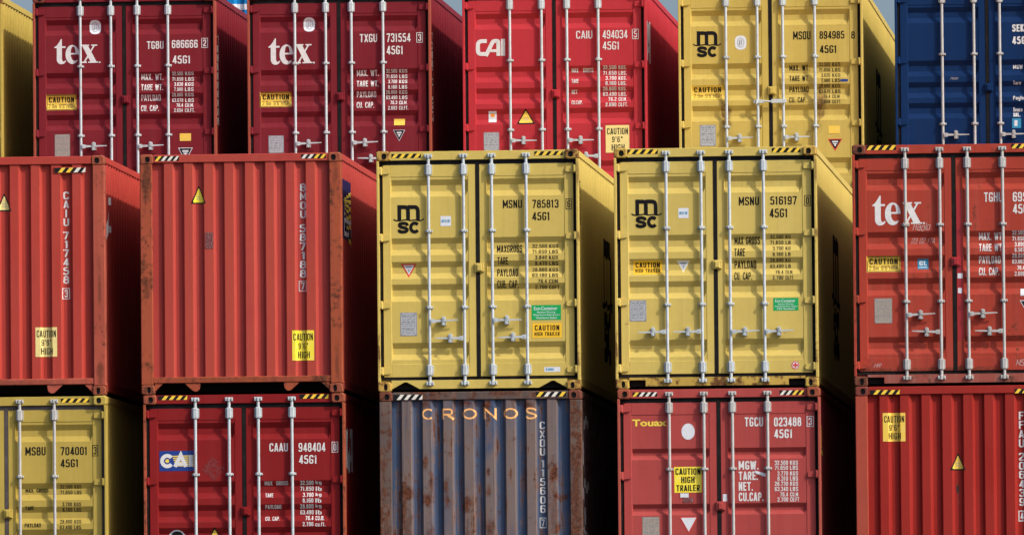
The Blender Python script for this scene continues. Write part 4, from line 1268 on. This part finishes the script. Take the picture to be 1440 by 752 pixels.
# ---------------------------------------------------------------- CAIU 494034
c = container('bright cherry red container with squared white logo and a yellow triangle, top row', *back(2), 3)
shell(c, p_red, p_red, 'door')
px = Px(650, -16.6, SCB, -.0135)
ds, hd, sl, sf = door_end(c, p_red, p_red, dict(handles=DH2))
decal(ds[0], 'company_logo', [(fit(logo_white_cai(), px.box(669.2, 54.8, 710.4, 79.8)), M['white'])], sf)
b = px.box(686.8, 156.2, 698, 171.8)
cc = ((b[0]+b[2])/2, b[1]+.055)
decal(ds[0], 'white_sticker', [(rect(b), M['s_white']), ([(0, q) for q in poly(ell(cc[0], cc[1], .032, .026, 0, 360, 14))], M['s_orange'])], sf)
warn_triangle(ds[0], sf, px.box(726.4, 151.9, 752.3, 174.5), 's_yellow')
data_plate(ds[0], sf, px.box(680.2, 186, 701.8, 212))
serial(ds[1], sf, px, ('CAIU', (810.5, 43.2, 833.4, 54.5)), ('494034', (847.7, 42.5, 882.9, 54.2)), ('5', (889.8, 41.2, 898.2, 54.6)), ('45G1', (847.7, 58.5, 870.6, 69.8)), 'white', True, .062)
weights(ds[1], sf, px, [('MAX   GROSS', (804.1, 95.7, 834.4, 101.9)), ('TARE', (804.1, 111, 813.8, 117)), ('NET', (804, 126.3, 812, 132)), ('CU.CAP.', (804, 141, 819.4, 146.8))],
        (848, 883, rows8([94.7, 102.4, 109.7, 117, 124.6, 132, 139.2, 146.9], ['32.500', '71.650', '3.700', '8.160', '28.800', '63.490', '76.2', '2.690'], ['KGS.', 'LBS.', 'KGS.', 'LBS.', 'KGS.', 'LBS.', 'CU.M.', 'CU.FT.'], 869)), 'white', None, 5.4)
caution_height(ds[1], sf, px.box(852, 176, 885.2, 214.5), 's_pale')
side_decal(c, 'company_logo', [(fit(logo_white_cai(), (.35, .42, 1.0, 1.0)), M['white'])])

# ---------------------------------------------------------------- MSDU
c = container('mustard yellow container with rust stains, black caution lettering and white oval, top row', *back(3), 3)
shell(c, p_y3, p_y1r, 'door')
px = Px(951.5, -20.6, SCB, -.0135)
ds, hd, sl, sf = door_end(c, p_y3, p_y1r, dict(handles=DH2))
decal(ds[0], 'company_logo', [(fit(logo_msc(), px.box(972.4, 44.1, 1012.6, 80.8)), M['black'])], sf)
emblem(ds[0], sf, px.pt(1039.5, 60.3))
caution_two_line(ds[0], sf, px.box(970.2, 120.2, 1015.4, 140), ('CAUTION', '2.9m 9\'6"HIGH'), 's_yellow', False, (.085, .05))
data_plate(ds[0], sf, px.box(982, 175.9, 1004.3, 205.7))
serial(ds[1], sf, px, ('MSDU', (1113.4, 44.5, 1137.8, 56)), ('894985', (1150.4, 44.1, 1185.2, 54.9)), ('8', (1194.9, 44.5, 1200, 54.9)), ('45G1', (1150.7, 64.2, 1173.7, 75)), 'black', False)
weights(ds[1], sf, px, [('MAX. WT.', (1107.7, 91.5, 1136, 99.8)), ('TARE WT.', (1107.7, 106.6, 1136, 114.5)), ('PAYLOAD', (1107.7, 121.7, 1134.8, 130)), ('CU. CAP.', (1107.7, 136.8, 1131.8, 144.7))],
        (1149.4, 1181, rows8([90.8, 98.3, 105.9, 113.4, 121, 128.5, 135.7, 143.2], ['32.500', '71.650', '3.620', '7.980', '28.880', '63.670', '76.4', '2.698'], U_LBS, 1167)), 'black', 'black_fade', 5.2)
swatch(ds[1], sf, px.box(1179.8, 111.6, 1190.2, 114.9), 's_blue', 'blue_tape')
swatch(ds[1], sf, px.box(1162.6, 177, 1178.7, 187.7), 's_yellow', 'yellow_sticker')
inv_triangle(ds[1], sf, px.box(1161.5, 195.3, 1182.3, 212.5), 's_red', 's_black', 's_white', .012)
hb = MB()                                                   # hasp across the two inner rods
a = px.pt(1058, 143.6); e = px.pt(1104, 143.6)
hb.box(a[0], a[0]+.14, a[1]-.022, a[1]+.022, -.012, .0, 0, .004); hb.box(e[0]-.20, e[0], a[1]-.028, a[1]+.024, -.012, .0, 0, .004)
hb.tube((a[0]+.14, a[1], -.006), (e[0]-.20, a[1], -.006), .012); hb.tube((a[0]+.04, a[1]-.03, -.014), (a[0]+.04, a[1]+.03, -.014), .012)
hb.build('seal_bar', M['galv'], ds[0])
side_decal(c, 'company_logo', [(fit(logo_msc(), (4.0, .85, 5.9, 2.4)), M['black'])])

# ---------------------------------------------------------------- navy container (top right)
c = container('navy blue container cut off by the top right corner of the photo', *back(4), 3)
shell(c, p_navy, r_navy, 'door')
px = Px(1259, -23.4, SCB, -.0135)
ds, hd, sl, sf = door_end(c, p_navy, r_navy, dict(handles=DH2, galv='galv_old'))
decal(ds[0], 'chalk_scrawl', [(scrawl('Halo', px.box(1337, 109.6, 1348.4, 113.8)), M['white_fade'])], sf)
decal(ds[1], 'serial_number', [(txt('SEKU', px.box(1424, 35.9, 1446.5, 46.8), .095)+txt('45G1', px.box(1424, 53, 1446.5, 64), .095), M['white'])], sf)
decal(ds[1], 'weight_table', [(txt('MGW', px.box(1425, 93, 1438.5, 98.6), .08)+txt('Tare', px.box(1425, 115.5, 1436, 120.6), .08)+txt('Payload', px.box(1425, 136.6, 1447, 143.6), .08)+txt('Seaco', px.box(1425, 152.6, 1438, 158.4), .09)+txt('SRL.', px.box(1425, 160.2, 1435, 165.8), .09), M['white'])], sf)
b = px.box(1423.6, 168, 1436, 181.6)
decal(ds[1], 'blue_sticker', [(rect(b), M['s_teal']), (rect(sub(b, .25, .2, .6, .8)), M['s_white'])], sf)

# ---------------------------------------------------------------- yellow container at the far left of the back row
c = container('yellow container at the far left of the top row showing only its long side', *back(-1, .012), 3)
shell(c, p_y4, p_y1r, 'door')
ds, hd, sl, sf = door_end(c, p_y4, p_y1r, dict(handles=DH2))
side_decal(c, 'serial_number', [(vert('MSCU438', (.28, .45, .40, 1.1)), M['black'])])

# ---------------------------------------------------------------- blue container two blocks behind
bx, by = -1.65, YB+L+.45
for t in range(4): support(bx, by, t, t % 2)
c = container('bright blue container with a white band, far behind between the two maroon ones', bx, by, 4)
shell(c, p_sky, p_sky, 'wall')
wl, hd, sf = closed_end(c, p_sky, p_sky, {})
swatch(wl, sf, (.02, 2.13, W-.02, 2.215), 's_white', 'white_band')
